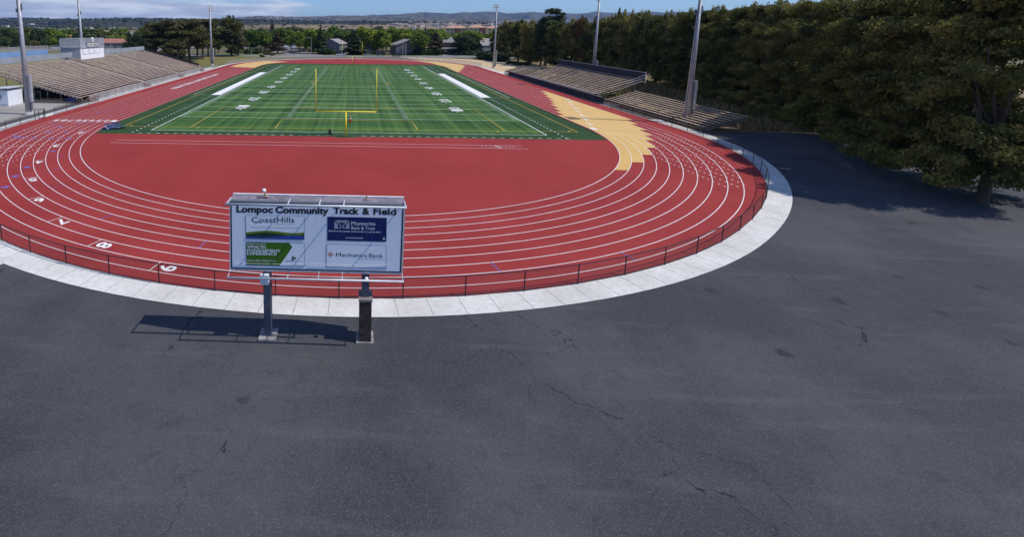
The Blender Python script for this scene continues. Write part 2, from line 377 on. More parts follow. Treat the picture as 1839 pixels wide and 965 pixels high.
from mathutils import noise as mnoise
def ridge(name, prof, dist, depth, mt, seed, rough=1.0):
    """a hill range with its own distance, depth, spurs and gullies; its skyline follows (column, row) readings"""
    px = [p[0] for p in prof]; rows = [p[1] for p in prof]
    nx = 520; xs = np.linspace(px[0], px[-1], nx); rr = np.interp(xs, px, rows)
    mb = MB(); ts = list(np.linspace(-1, 0, 26))+[0.15, 0.35, 0.6]
    for tt in ts:
        for k in range(nx):
            top = gy(xs[k], rr[k], dist+C0.y); H = max(2.0, top.z)
            y = dist+C0.y+tt*depth
            x = C0.x+(top.x-C0.x)*(1+tt*depth/dist*0.9)
            a = math.cos(min(1.0, abs(tt))*math.pi)*0.5+0.5
            v = Vector((x/depth*2.6, y/depth*1.5, seed*7.3))
            n1 = mnoise.fractal(v, 0.9, 2.1, 5); n2 = mnoise.ridged_multi_fractal(v*1.3, 0.9, 2.0, 4, 1.0, 2.0)
            w = math.sin(min(1, abs(tt))*math.pi)
            z = -2+(H+2)*(a+rough*w*(0.16*n1+0.14*(n2-1.1)))+(H*0.018*rough*mnoise.fractal(v*9, 0.8, 2.2, 3) if tt > -0.2 else 0)
            if tt < 0: z = min(z, C0.z+(top.z-C0.z)*(1+tt*depth/dist)*1.0-0.002*H)
            mb.v.append((x, y, z))
    for j in range(len(ts)-1):
        for k in range(nx-1):
            i = j*nx+k; mb.f.append((i, i+1, i+nx+1, i+nx)); mb.mi.append(0)
    return tag(mb.build(name, mt, smooth=True), kind='structure')
M_hill_far = two_scale('far_mountain', (0.040, 0.048, 0.030), (0.105, 0.092, 0.055), (0.17, 0.145, 0.09), 0.003, 0.014)
M_hill_mid = two_scale('mid_hill', (0.026, 0.034, 0.022), (0.085, 0.078, 0.05), (0.34, 0.30, 0.25), 0.008, 0.03, stretch=(1, 0.35, 1))
M_hill_dark = two_scale('wooded_hill', (0.010, 0.016, 0.009), (0.036, 0.044, 0.022), (0.12, 0.11, 0.075), 0.02, 0.07, bump=1.0, bscale=0.05, stretch=(1, 0.35, 1))
M_field = two_scale('stubble_field', (0.15, 0.115, 0.075), (0.31, 0.225, 0.14), (0.10, 0.095, 0.05), 0.012, 0.03, stretch=(0.35, 1, 1))
ridge('mountain_range', [(520, 30.5), (600, 28), (650, 27.5), (690, 26), (722, 25), (745, 22.8), (765, 21.6), (790, 22.8), (808, 24.4), (830, 21.2), (845, 22), (873, 20), (890, 21.8), (912, 24), (930, 23.2), (952, 21), (975, 22.3), (1003, 23.2), (1028, 24.6), (1046, 23.2), (1070, 20.6), (1090, 22.4), (1130, 22), (1200, 21.5), (1300, 20), (1500, 21), (1750, 17), (2000, 20)], 8500, 3300, M_hill_far, 3, 2.4)
MH = ridge('mid_hills', [(330, 35), (400, 33), (440, 30), (465, 28.5), (490, 29), (520, 29.8), (560, 30.2), (590, 28.6), (620, 28), (660, 29), (720, 31), (800, 32), (880, 33), (960, 33.5), (1100, 36), (1300, 37)], 5000, 2200, M_hill_mid, 5, 2.2)
WR = ridge('wooded_ridge', [(-700, 34), (-200, 33.5), (0, 33), (40, 32.6), (80, 33), (120, 32.7), (150, 33.6), (185, 33.8), (205, 33), (228, 32.8), (262, 33.4), (330, 34.2), (400, 35.5), (470, 36.2), (560, 37), (640, 38.5), (720, 39.5), (830, 40), (900, 41), (1100, 42)], 2700, 1150, M_hill_dark, 8, 1.6)
FS = ridge('field_slope', [(300, 48), (380, 46.5), (430, 44.4), (470, 43.8), (520, 43.4), (560, 43.2), (620, 43.6), (680, 44), (740, 44.4), (790, 45), (880, 47), (1000, 49)], 1550, 420, M_field, 11, 0.5)

# ------------------------------------------------------------------ track geometry
YC0, YC1, R0, LW, NL = 5.1, 104.9, 31.53, 1.006, 9
XS = 43.2
def oval(Rr, n=64):
    """closed loop, counter-clockwise, starting on the right straight"""
    pts = []
    for k in range(n+1):
        a = math.pi*k/n; pts.append((Rr*math.cos(a), YC1+Rr*math.sin(a)))
    for k in range(n+1):
        a = math.pi+math.pi*k/n; pts.append((Rr*math.cos(a), YC0+Rr*math.sin(a)))
    return pts+[pts[0]]
def edge_r(a):
    """outer edge of the red on the near curve: wider where it meets the straights (a = angle from straight ahead of the camera, 0..90)"""
    t = min(1, max(0, (abs(a)-38)/45)); t = t*t*(3-2*t); return 41.45+(XS-41.45)*t
def outer_loop(off=0.0, n=90):
    pts = []
    for k in range(n+1):
        a = math.pi*k/n; rr = edge_r(abs(90-math.degrees(a)))+off; pts.append((rr*math.cos(a), YC1+0.6+rr*math.sin(a)))
    for k in range(n+1):
        a = math.pi+math.pi*k/n; rr = edge_r(abs(270-math.degrees(a)))+off; pts.append((rr*math.cos(a), YC0+rr*math.sin(a)))
    return pts
def ring_between(mb, A, B, z, mi=0):
    n = len(A)
    for k in range(n):
        a, b, c, d = A[k], A[(k+1) % n], B[(k+1) % n], B[k]
        mb.face([(a[0], a[1], z), (b[0], b[1], z), (c[0], c[1], z), (d[0], d[1], z)], mi)
inner = oval(R0-0.25, 90)[:-1]; outer = outer_loop()
Zr = 0.02
mb = MB(); ring_between(mb, inner, outer, Zr); struct(mb, 'running_track', M_redlane)
# infield D areas
TURF_Y0, TURF_Y1 = -2.25, 114.6
mb = MB()
d0 = [p for p in inner if p[1] < TURF_Y0+0.01]; d0.sort(key=lambda p: p[0]); w0 = math.sqrt((R0-0.25)**2-(YC0-TURF_Y0)**2)
fan(mb, [(-w0, TURF_Y0)]+d0+[(w0, TURF_Y0)], Zr+0.002)
d1 = [p for p in inner if p[1] > TURF_Y1]; d1.sort(key=lambda p: -p[0]); w1 = math.sqrt((R0-0.25)**2-(TURF_Y1-YC1)**2)
fan(mb, [(w1, TURF_Y1)]+d1+[(-w1, TURF_Y1)], Zr+0.002)
struct(mb, 'infield_surface', M_red)
# turf: border and playing field
mb = MB()
tl = [p for p in inner if TURF_Y0 <= p[1] <= TURF_Y1]
bl = [(min(30.95, p[0]) if p[0] > 0 else max(-30.95, p[0]), p[1]) for p in tl]
right = sorted([p for p in bl if p[0] > 0], key=lambda p: p[1]); left = sorted([p for p in bl if p[0] < 0], key=lambda p: -p[1])
fan(mb, [(-w0+0.05, TURF_Y0), (w0-0.05, TURF_Y0)]+right+[(w1, TURF_Y1), (-w1, TURF_Y1)]+left, Zr+0.004)
struct(mb, 'turf_border', M_turfdark)
HW = 24.385
mb = MB(); fan(mb, [(-HW, 0), (HW, 0), (HW, 109.73), (-HW, 109.73)], Zr+0.008); struct(mb, 'football_field', M_turf)

# tan exchange zones, one strip per lane
Zt = Zr+0.004
def lane_point(side, n_, s, off=0.0):
    """side +1: right straight, s runs with the runners (+y); beyond the straight it bends round the curve"""
    rr = R0+LW*(n_+off)
    if side > 0:
        if s > YC1: a = (s-YC1)/rr; return (rr*math.cos(a), YC1+rr*math.sin(a))
        if s < YC0: a = (s-YC0)/rr; return (rr*math.cos(a), YC0+rr*math.sin(a))
        return (rr, s)
    if s > YC1: a = (s-YC1)/rr; return (-rr*math.cos(a), YC1+rr*math.sin(a))
    if s < YC0: a = (s-YC0)/rr; return (-rr*math.cos(a), YC0+rr*math.sin(a))
    return (-rr, s)
mb = MB()
def zone(side, n_, s0, s1):
    k = 26; ss = [s0+(s1-s0)*i/k for i in range(k+1)]
    for a, b in zip(ss[:-1], ss[1:]):
        q = [lane_point(side, n_, a, 0.0), lane_point(side, n_, a, 1.0), lane_point(side, n_, b, 1.0), lane_point(side, n_, b, 0.0)]
        if side < 0: q.reverse()
        fan(mb, q, Zt)
near_end = [-37.1, -30.2, -23.65, -17.6, -11.2, -6.7, -1.7, None, None]; near_y = [None]*7+[7.7, 10.8]
near_top = [14.2, 17.4, 20.8, 24.6, 27.3, 30.6, 34.8, 38.7, 42.3]
for n_ in range(NL):
    rr = R0+LW*(n_+0.5)
    s0 = YC0+R(near_end[n_])*rr if near_end[n_] is not None else near_y[n_]
    zone(1, n_, s0, near_top[n_])
    f0 = 85.5+3.35*n_; zone(1, n_, f0, f0+30.0)
    zone(-1, n_, 95.6+0.42*n_, 95.6+0.42*n_+30.5)
struct(mb, 'exchange_zone', M_tan)

# lane lines
mb = MB(); Zl = Zr+0.008
for i in range(NL+1): mb.strip(oval(R0+LW*i, 110), 0.060 if i else 0.070, Zl)
struct(mb, 'lane_line', M_pink)

# staggered starts with their numbers, and the other painted marks
def text_mesh(s, bold=0.0):
    cu = bpy.data.curves.new('lettering', 'FONT'); cu.body = s; cu.size = 1.0; cu.offset = bold; cu.resolution_u = 3
    o = bpy.data.objects.new('lettering', cu); col.objects.link(o)
    dg = bpy.context.evaluated_depsgraph_get(); me = bpy.data.meshes.new_from_object(o.evaluated_get(dg))
    bpy.data.objects.remove(o); bpy.data.curves.remove(cu)
    v = np.zeros(len(me.vertices)*3); me.vertices.foreach_get('co', v); v = v.reshape(-1, 3)
    f = [tuple(p.vertices) for p in me.polygons]; bpy.data.meshes.remove(me)
    return v, f
_tc = {}
def lettering(mb, s, fn, bold=0.02, mi=0, box=None):
    """append a word to mb; fn maps unit coordinates (0..1 across, 0..1 baseline to cap height) to the place"""
    if (s, bold) not in _tc: _tc[(s, bold)] = text_mesh(s, bold)
    v, f = _tc[(s, bold)]
    x0, x1 = v[:, 0].min(), v[:, 0].max(); cap = 0.70 if box is None else box
    i = len(mb.v)
    for p in v: mb.v.append(tuple(fn((p[0]-x0)/(x1-x0), p[1]/cap)))
    for q in f: mb.f.append(tuple(i+k for k in q)); mb.mi.append(mi)
Zn = Zr+0.012
mb = MB()
starts = {9: -103.8, 8: -111.5, 7: -119.7, 6: -128.1, 5: -137.25, 4: -146.8, 3: -157.6, 2: -168.6}
for n_, dg_ in starts.items():
    a = R(dg_); r_in = R0+LW*(n_-1); r_out = r_in+LW
    p, q = (r_in*math.cos(a), YC0+r_in*math.sin(a)), (r_out*math.cos(a), YC0+r_out*math.sin(a))
    mb.strip([p, q], 0.05, Zn)
    rm = (r_in+r_out)/2
    def fn(u, w, a=a, rm=rm):
        s = 0.33+w*0.92; b = a+s/rm; rr = rm+(u-0.5)*0.62
        return (rr*math.cos(b), YC0+rr*math.sin(b), Zn)
    lettering(mb, str(n_), fn, 0.022)
# finish numbers on the left straight, lane numbers at the right exchange zone
for n_ in range(1, 10):
    xc = R0+LW*(n_-0.5)
    lettering(mb, str(n_), lambda u, w, xc=xc: (-xc+(0.5-u)*0.62, 6.0-w*1.1, Zn), 0.022)
    yc = 4.0+3.28*(n_-1)
    lettering(mb, str(n_), lambda u, w, xc=xc, yc=yc: (xc+(u-0.5)*0.62, yc+w*1.3-0.3, Zn), 0.022)
mb.strip([(R0, 4.35), (R0+LW*9, 4.35)], 0.05, Zn); mb.strip([(-R0, 4.3), (-R0-LW*9, 4.3)], 0.05, Zn)
# dotted extension of the straight lanes across the curve, both sides
for sd in (-1, 1):
    for i in range(0, 9):
        x = R0+LW*i; ymin = YC0-math.sqrt(max(0, (R0+LW*9)**2-x*x)); ymin = max(ymin, -18.5)
        y = YC0-3.0
        while y > ymin:
            mb.strip([(sd*x, y), (sd*x, y-0.22)], 0.075, Zn); y -= 0.62
# white cross marks on the far left and the thin break line
mb.strip([gz(*q).xy for q in ((0, 267.5), (14, 265.6), (25, 264.2), (36, 263), (48, 261.8), (61, 261))], 0.06, Zn)
# lettering along the left straight
def tl_fn(u, w): return (-37.95+w*1.15-0.05, 73.8-u*33.5, Zn)
lettering(mb, 'LOMPOC COMMUNITY TRACK & FIELD', lambda u, w: (-36.75-1.15*(1-w)+0.0, 73.8-u*33.5, Zn), 0.02)
struct(mb, 'lane_number', M_white)
# blue exchange marks
mb = MB()
for rr, dg_ in ((34.06, -152.2), (36.06, -143.2), (37.07, -139.2), (38.07, -134.9), (35.05, -168.5), (38.6, -165.2), (37.2, -168.8), (36.6, -173.8), (40.0, -166.6)):
    a = R(dg_); n_ = math.floor((rr-R0)/LW); r_in = R0+LW*n_+0.04; r_out = r_in+LW-0.08
    mb.strip([(r_in*math.cos(a), YC0+r_in*math.sin(a)), (r_out*math.cos(a), YC0+r_out*math.sin(a))], 0.05, Zn)
    b = a+0.35/rr; rm = (r_in+r_out)/2; c = a-0.22/rr
    fan(mb, [((rm-0.3)*math.cos(c), YC0+(rm-0.3)*math.sin(c)), ((rm+0.3)*math.cos(c), YC0+(rm+0.3)*math.sin(c)), (rm*math.cos(b), YC0+rm*math.sin(b))], Zn+0.002)
for rr, dg_ in ((37.07, -102.2), (36.06, -115.8), (39.08, -77.0), (40.1, -65.4), (35.05, -130.5), (34.06, -139.5), (33.05, -147.8)):
    a = R(dg_); n_ = math.floor((rr-R0)/LW+1e-3); r_in = R0+LW*n_; r_out = r_in+LW
    mb.strip([(r_in*math.cos(a), YC0+r_in*math.sin(a)), (r_out*math.cos(a), YC0+r_out*math.sin(a))], 0.05, Zn)
for i in range(0, 8):
    x = -R0-LW*i
    rr_edge = math.sqrt(x*x+(YC0+5.0)**2)
    mb.strip([(x-0.1, -4.9), (x-0.9, -4.9)], 0.10, Zn)
    if i % 2 == 0: mb.strip([(x-0.2, -5.2), (x-0.75, -5.2)], 0.16, Zn)
for x, y in ((-34.6, 9.3), (-36.7, 12.4), (-37.8, 11.8), (-33.2, 10.4), (-35.6, 14.0), (-38.6, 2.6), (-35.9, 3.9), (-35.0, 4.2)):
    mb.strip([(x-0.3, y), (x+0.3, y)], 0.25, Zn)
struct(mb, 'blue_lane_mark', M_blue)

# long jump runway lines on the near D
mb = MB()
mb.strip([(-26.1, -5.42), (19.6, -5.55)], 0.06, Zr+0.008); mb.strip([(-26.1, -6.78), (19.7, -6.85)], 0.06, Zr+0.008)
mb.strip([(16.6, -5.62), (16.9, -6.6)], 0.16, Zr+0.008)
for k in range(9):
    if k != 4: mb.strip([(15.0+k*0.42, -6.1), (15.15+k*0.42, -6.1)], 0.14, Zr+0.008)
struct(mb, 'runway_line', M_pink)

# football lines
mb = MB(); Zf = Zr+0.012
YD = 0.9144
mb.strip([(-HW, 0), (HW, 0)], 0.095, Zf); mb.strip([(-HW, 109.73), (HW, 109.73)], 0.095, Zf)
mb.strip([(-HW, 0), (-HW, 109.73)], 0.14, Zf+0.004); mb.strip([(HW, 0), (HW, 109.73)], 0.14, Zf+0.004)
for k in range(0, 21):
    y = 10*YD+k*5*YD; mb.strip([(-HW, y), (HW, y)], 0.095, Zf)
for k in range(1, 100):
    if k % 5 == 0: continue
    y = 10*YD+k*YD
    for x in (-8.4, 8.4): mb.strip([(x-0.36, y), (x+0.36, y)], 0.10, Zf)
    for s in (-1, 1): mb.strip([(s*(HW-0.12), y), (s*(HW-0.85), y)], 0.10, Zf)
for s in (-1, 1):      # dashed team-area lines and the restraining line
    for k in range(29): y = -1.6+k*1.12; mb.strip([(s*26.1, y), (s*26.1, y+0.42)], 0.14, Zf)
    for k in range(27): y = 79.5+k*1.12; mb.strip([(s*26.1, y), (s*26.1, y+0.42)], 0.14, Zf)
    mb.strip([(s*30.0, 31.9), (s*30.0, 79.7)], 0.10, Zf); mb.strip([(s*30.0, 31.9), (s*HW, 31.9)], 0.08, Zf); mb.strip([(s*30.0, 79.7), (s*HW, 79.7)], 0.08, Zf)
k = -25.3
while k < 26.2: mb.strip([(k, -1.75), (k+0.5, -1.75)], 0.12, Zf); k += 1.09
mb.strip([(-0.45, 12.0), (1.1, 12.0)], 0.1, Zf)
struct(mb, 'football_line', mat('field_paint', (0.66, 0.68, 0.66), 0.8, var=0.10, scale=1.5))
mb = MB()
for s in (-1, 1): fan(mb, [(s*24.75, 31.9), (s*26.55, 31.9), (s*26.55, 79.4), (s*24.75, 79.4)][::s], Zf+0.002)
struct(mb, 'team_area', M_white)
mb = MB()
for k, t in enumerate(('10', '20', '30', '40', '50', '40', '30', '20', '10')):
    y = 20*YD+k*10*YD
    for ci, ch in enumerate(t):
        # left numbers read from the left sideline, right numbers from the right
        o = 0.32
        lettering(mb, ch, lambda u, w, ci=ci, y=y: (-18.05+w*1.75, (y+1.75-u*1.45) if ci == 0 else (y-0.3-u*1.45), Zf+0.008), 0.022)
        lettering(mb, ch, lambda u, w, ci=ci, y=y: (18.05-w*1.75, (y-1.75+u*1.45) if ci == 0 else (y+0.3+u*1.45), Zf+0.008), 0.022)
    if t != '50':
        up = 1 if k > 4 else -1
        for s in (-1, 1):
            fan(mb, [(s*16.7, y+up*2.2), (s*17.2, y+up*2.2), (s*16.95, y+up*2.9)][::(1 if up*s > 0 else -1)], Zf+0.008)
struct(mb, 'yard_number', MATS['field_paint'])
# soccer lines
mb = MB(); Zs = Zf+0.006
for s in (-1, 1): mb.strip([(s*29, 2.1), (s*29, 107.6)], 0.10, Zs)
for y0, dr in ((2.1, 1), (107.6, -1)):
    mb.strip([(-29, y0), (29, y0)], 0.10, Zs)
    mb.strip([(-20.1, y0), (-20.1, y0+dr*16.3), (20.1, y0+dr*16.3), (20.1, y0)], 0.12, Zs)
    mb.strip([(-9.1, y0), (-9.1, y0+dr*5.9), (9.1, y0+dr*5.9), (9.1, y0)], 0.12, Zs)
    arc = [(9.15*math.sin(R(t)), y0+dr*(11+9.15*math.cos(R(t)))) for t in range(-54, 55, 6)]; mb.strip(arc, 0.10, Zs)
    for s in (-1, 1):
        mb.strip([(s*19.0, y0-dr*0.1), (s*19.0, y0-dr*0.75)], 0.14, Zs)
        mb.strip([(s*(29-math.cos(R(t))*1.0), y0+dr*math.sin(R(t))*1.0) for t in range(0, 91, 15)], 0.10, Zs)
mb.strip([(-29, 54.86), (29, 54.86)], 0.10, Zs)
mb.strip([(9.15*math.cos(R(t)), 54.86+9.15*math.sin(R(t))) for t in range(0, 361, 8)], 0.10, Zs)
struct(mb, 'soccer_line', M_yel)

# ------------------------------------------------------------------ paving round the track
ring_o = outer_loop(1.5)
mb = MB(); ring_between(mb, outer_loop(0.02), ring_o, 0.012)
o = struct(mb, 'concrete_walk', M_conc)
# joints in the walk
mb = MB()
for k in range(-34, 35):
    a = R(-90+k*2.12); ri = edge_r(abs(k*2.12))+0.05; ro = ri+1.42
    mb.strip([(ri*math.cos(a), YC0+ri*math.sin(a)), (ro*math.cos(a), YC0+ro*math.sin(a))], 0.022, 0.016)
struct(mb, 'walk_joint', mat('joint', (0.22, 0.21, 0.20), 0.9))
# apron of concrete leaving the walk on the left, and the asphalt lot
mb = MB()
a0, a1 = (-17.9, -33.95), (-21.3, -32.0)
fan(mb, [a0, a1, (-34.5, -44.0), (-31.0, -47.0)], 0.008)
struct(mb, 'concrete_path', M_conc)
mb = MB(); fan(mb, [(-75, -95), (62, -95), (62, 3.5), (40, 3.5), (30, -24), (0, -34), (-30, -24), (-41, 0), (-75, 2)], -0.012)
struct(mb, 'asphalt_lot', M_asphalt)
# left yard, its asphalt path, grass beyond
mb = MB(); fan(mb, [(-75, 2), (-41, 0), (-44.4, 5), (-44.6, 24.0), (-66, 24.0), (-75, 20)], -0.008); struct(mb, 'yard', M_yard)
mb = MB(); fan(mb, [(-43.2, -12.5), (-44.6, 4), (-44.7, 22.5), (-46.6, 22.5), (-46.4, 4), (-45.2, -12)], 0.004); struct(mb, 'asphalt_path', M_path)
mb = MB(); fan(mb, [(-240, 5), (-75, 20), (-66, 24), (-44.4, 24), (-44.4, 104), (-41.0, 118), (-36, 130), (-22, 150), (-30, 163), (-240, 160)], -0.03)
struct(mb, 'park_grass', M_grass)
mb = MB(); fan(mb, [(-44.7, 22.5), (-44.6, 96), (-46.6, 96), (-46.6, 22.5)], -0.002); struct(mb, 'concrete_footing', M_conc)
mb = MB(); quad_ = [(43.32, 11.5), (44.85, 11.5), (44.85, 80), (43.32, 80)]; fan(mb, quad_, 0.017); struct(mb, 'bleacher_path', M_path)
mb = MB(); fan(mb, [(-44.7, 20.6), (-44.7, 84), (-62.6, 84), (-62.6, 20.6)], -0.02); struct(mb, 'bare_earth', two_scale('bare_earth', (0.10, 0.08, 0.06), (0.15, 0.12, 0.09), (0.08, 0.07, 0.05), 0.3, 2.0))
mb = MB(); fan(mb, [(44.9, 28.5), (52.6, 28.5), (52.6, 66), (44.9, 66)], -0.012); struct(mb, 'bare_earth', MATS['bare_earth'])
# right side: dirt, brush, sandy pad at the far end
mb = MB(); fan(mb, [(44.6, 3.6), (62, 3.6), (62, -95), (240, -95), (240, 150), (72, 150), (60, 120), (46, 112), (44.6, 100)], -0.03); struct(mb, 'dry_grass_slope', M_dry)
mb = MB(); fan(mb, [(44.6, 87), (52, 90), (66, 106), (60, 128), (50, 147), (30, 159), (20, 160), (26, 146), (38, 131), (44.5, 112)], -0.015); struct(mb, 'sandy_ground', M_sand)
mb = MB(); fan(mb, [(44.6, 24), (44.6, 88), (46.2, 88), (46.2, 24)], -0.004); struct(mb, 'concrete_apron', M_conc)

# road behind the far curve with kerb and verge, side street running away
def quad(mb, x0, x1, y0, y1, z): fan(mb, [(x0, y0), (x1, y0), (x1, y1), (x0, y1)], z)
mb = MB(); quad(mb, -240, 230, 158.5, 168.0, -0.020); struct(mb, 'road', M_street)
mb = MB(); fan(mb, [(-32, 168.0), (-13, 168.0), (-30, 215), (-46, 300), (-58, 300), (-50, 215)], -0.018); struct(mb, 'side_street', M_street)
mb = MB(); fan(mb, [(42, 168.0), (76, 168.0), (60, 186), (48, 200), (36, 200), (40, 182)], -0.018); struct(mb, 'driveway', M_street)
mb = MB()
for x0, x1, y in ((-240, -33, 168.1), (-12, 41, 168.1), (78, 230, 168.1), (-240, -24, 158.4), (-24, 230, 158.4)): mb.box(((x0+x1)/2, y, 0.02), (x1-x0, 0.22, 0.14))
struct(mb, 'kerb', M_conc)
mb = MB(); quad(mb, -240, -34, 168.2, 180, -0.014); quad(mb, -11, 40, 168.2, 178, -0.014); quad(mb, 79, 230, 168.2, 180, -0.014); struct(mb, 'verge_lawn', M_lawn)
mb = MB(); quad(mb, -200, -95, 205, 265, -0.02); struct(mb, 'parking_lot', M_street)

# ================================================================== things
# ------------------------------------------------------------------ goal posts
def goal_post(label, x, y, sgn):
    t = thing('goal_post', label, 'goal post', (x, y, Zr), 0, 'football goal posts')
    MB().tube((0, 0, 0), (0, 0, 3.0), 0.098, 0.098, 12).build('upright_base', M_post, t, True)
    MB().tube((-3.6, 0, 3.03), (3.6, 0, 3.03), 0.075, 0.075, 10).build('crossbar', M_post, t, True)
    for s in (-1, 1): MB().tube((s*3.555, 0, 2.97), (s*3.555, 0, 8.05), 0.048, 0.044, 8).build('upright', M_post, t, True)
    MB().tube((0, 0, 0.0), (0, 0, 0.05), 0.17, 0.16, 14).build('base_plate', M_black, t)
    return t
goal_post('yellow goal post at the near end of the turf, closest to the billboard', 0.06, -2.17, 1)
goal_post('yellow goal post at the far end of the turf, beside the road', 0.0, 111.9, -1)
mb = MB(); fan(mb, [(0.06+1.5*math.cos(math.pi+math.pi*k/10), TURF_Y0+0.02+0.55*math.sin(math.pi+math.pi*k/10)) for k in range(11)], Zr+0.006)
struct(mb, 'turf_apron', M_turfdark)

# ------------------------------------------------------------------ fences
def resample(pts, step):
    P = [Vector((p[0], p[1])) for p in pts]; outp = [P[0]]; acc = 0.0; prev = P[0]
    for q in P[1:]:
        seg = (q-prev).length
        while seg > 1e-6 and acc+seg >= step:
            prev = prev+(q-prev)*((step-acc)/seg); outp.append(prev.copy()); seg = (q-prev).length; acc = 0.0
        acc += seg; prev = q
    return outp
def fence(name, label, pts, h, step, mpost, mpanel, rail_r=0.024, post_r=0.03, gap=0.05, toprail=None, group=None, bottom=True, z0=0.02):
    P = resample(pts, step)
    t = thing(name, label, 'fence', (0, 0, 0), 0, group)
    for p in P: MB().tube((p.x, p.y, z0-0.02), (p.x, p.y, h+0.03), post_r, post_r, 6).build('post', mpost, t)
    mb = MB()
    for a, b in zip(P[:-1], P[1:]): mb.tube((a.x, a.y, h), (b.x, b.y, h), rail_r, rail_r, 5)
    mb.build('top_rail', toprail or mpost, t)
    if bottom:
        mb = MB()
        for a, b in zip(P[:-1], P[1:]): mb.tube((a.x, a.y, z0+0.07), (b.x, b.y, z0+0.07), rail_r*0.8, rail_r*0.8, 5)
        mb.build('bottom_rail', mpost, t)
    mb = MB(); s = 0.0
    for a, b in zip(P[:-1], P[1:]):
        L_ = (b-a).length
        mb.face([(a.x, a.y, z0+gap), (b.x, b.y, z0+gap), (b.x, b.y, h-0.02), (a.x, a.y, h-0.02)], 0, [(s, 0), (s+L_, 0), (s+L_, h), (s, h)]); s += L_
    mb.build('fence_panel', mpanel, t)
    return t
near_path = [(-43.25, 22.0), (-43.25, 14), (-43.25, 8.6)]
fence('chain_link_fence', 'black chain link fence along the left straight in front of the worn yard', near_path, 1.06, 3.05, M_black, M_fencewire)
cp = [(-43.25, 5.6)]+[((edge_r(abs(270-a))+0.06)*math.cos(R(a)), YC0+(edge_r(abs(270-a))+0.06)*math.sin(R(a))) for a in np.linspace(181, 359, 120)]
cp += [(43.25, 8), (43.3, 24.5)]
fence('chain_link_fence', 'low black chain link fence curving round the near bend behind the billboard', cp, 1.06, 3.05, M_black, M_fencewire)
fence('chain_link_fence', 'grey chain link fence in front of the left grandstand', [(-43.6, 22.6), (-43.6, 96)], 1.1, 3.05, M_galvd, M_fencegrey)
fp = [((edge_r(abs(90-a))+0.5)*math.cos(R(a)), YC1+0.6+(edge_r(abs(90-a))+0.5)*math.sin(R(a))) for a in np.linspace(181, -3, 110)]
fence('chain_link_fence', 'light grey chain link fence round the far bend beside the road', fp, 1.25, 2.6, M_galv, M_fencegrey, post_r=0.045, rail_r=0.03)
fence('windscreen_fence', 'fence with dark windscreen in front of the right bleachers', [(43.75, 25.2), (43.75, 79)], 1.2, 3.0, M_black, M_screen, rail_r=0.04, toprail=mat('pale_rail', (0.50, 0.42, 0.40), 0.6))
# open gate on the left straight
t = thing('gate', 'black steel gate standing open beside the left fence', 'gate', (-43.4, 7.0, 0))
g_ = MB()
g_.tube((0.62, -0.02, 0), (0.62, -0.02, 1.45), 0.06)
g_.build('gate_post', M_black, t)
g_ = MB().path([(-0.5, -0.5, 0.12), (0.5, -0.1, 0.12), (0.5, -0.1, 1.30), (-0.5, -0.5, 1.30), (-0.5, -0.5, 0.12)], 0.045, 6); g_.build('gate_leaf', M_black, t)
MB().tube((0.25, -0.75, 0), (0.25, -0.75, 1.15), 0.05).build('latch_post', M_black, t)

# ------------------------------------------------------------------ light poles
M_lamp = mat('lamp_housing', (0.62, 0.63, 0.64), 0.4, 0.3, coord='obj', var=0.1)
M_lens = mat('lamp_lens', (0.75, 0.75, 0.72), 0.15, spec=0.7)
def light_pole(label, x, y, H, face, rb=0.36, cab=True, lean=0.0):
    t = thing('light_pole', label, 'light pole', (x, y, 0), 0, 'stadium light poles')
    MB().tube((0, 0, -0.05), (0, 0, 0.35), 0.62, 0.58, 14).build('footing', M_conc, t)
    MB().tube((0, 0, 0.3), (lean, 0, H), rb, 0.15, 14).build('mast', M_galv, t, True)
    mb = MB()
    mb.tube((-rb*0.9, -0.14, 0.3), (-0.2, -0.12, H*0.9), 0.07, 0.05, 6)
    mb.build('conduit', M_galvd, t)
    if cab:
        MB().box((rb+0.18, -0.05, 3.9), (0.34, 0.5, 4.0)).build('equipment_cabinet', M_galv, t)
        MB().box((rb+0.16, -0.05, 1.2), (0.22, 0.34, 1.1)).build('switch_box', M_galvd, t)
    for z in (H*0.72, H*0.73):
        pass
    MB().box((-0.30, 0, H*0.735), (0.5, 0.12, 0.5)).build('bracket', M_galvd, t)
    MB().box((0.34, 0, H*0.76), (0.16, 0.16, 0.9)).build('bracket', M_galvd, t)
    ca, sa = math.cos(face), math.sin(face)           # lamps look along (ca, sa); arms run across it
    for zi, z in enumerate((H-0.25, H-1.0, H-1.75)):
        w = 0.95 if zi < 2 else 0.7
        arm = MB().tube((-w*sa, -w*-ca*-1*-1 if False else w*ca, z), (w*sa, -w*ca, z), 0.05, 0.05, 6).build('crossarm', M_galv, t)
        for s in ((-1, -0.36, 0.36, 1) if zi < 2 else (-1, 0.2, 1)):
            px_, py_ = -s*w*sa, s*w*ca
            a = Vector((px_, py_, z)); d = Vector((ca, sa, -0.45)).normalized()
            l = MB().tube(a-d*0.05+Vector((0, 0, 0.12)), a+d*0.33+Vector((0, 0, 0.12)), 0.12, 0.25, 10).build('floodlight', M_lamp, t)
            MB().tube(a+d*0.331+Vector((0, 0, 0.12)), a+d*0.345+Vector((0, 0, 0.12)), 0.23, 0.23, 10).build('lens', M_lens, l)
    return t
light_pole('thick grey light pole beside the white shed, nearest on the left', -47.0, 9.7, 20.6, 0.25, 0.40)
light_pole('grey light pole rising from behind the press box', -66.0, 57.0, 21.5, 0.0, 0.40)
light_pole('slim light pole with lamps at the far left corner of the track', -48.3, 104.2, 20.4, -0.6, 0.40)
light_pole('slim light pole with lamps on the sandy ground at the far right corner', 46.7, 101.2, 20.7, math.pi+0.6, 0.40)
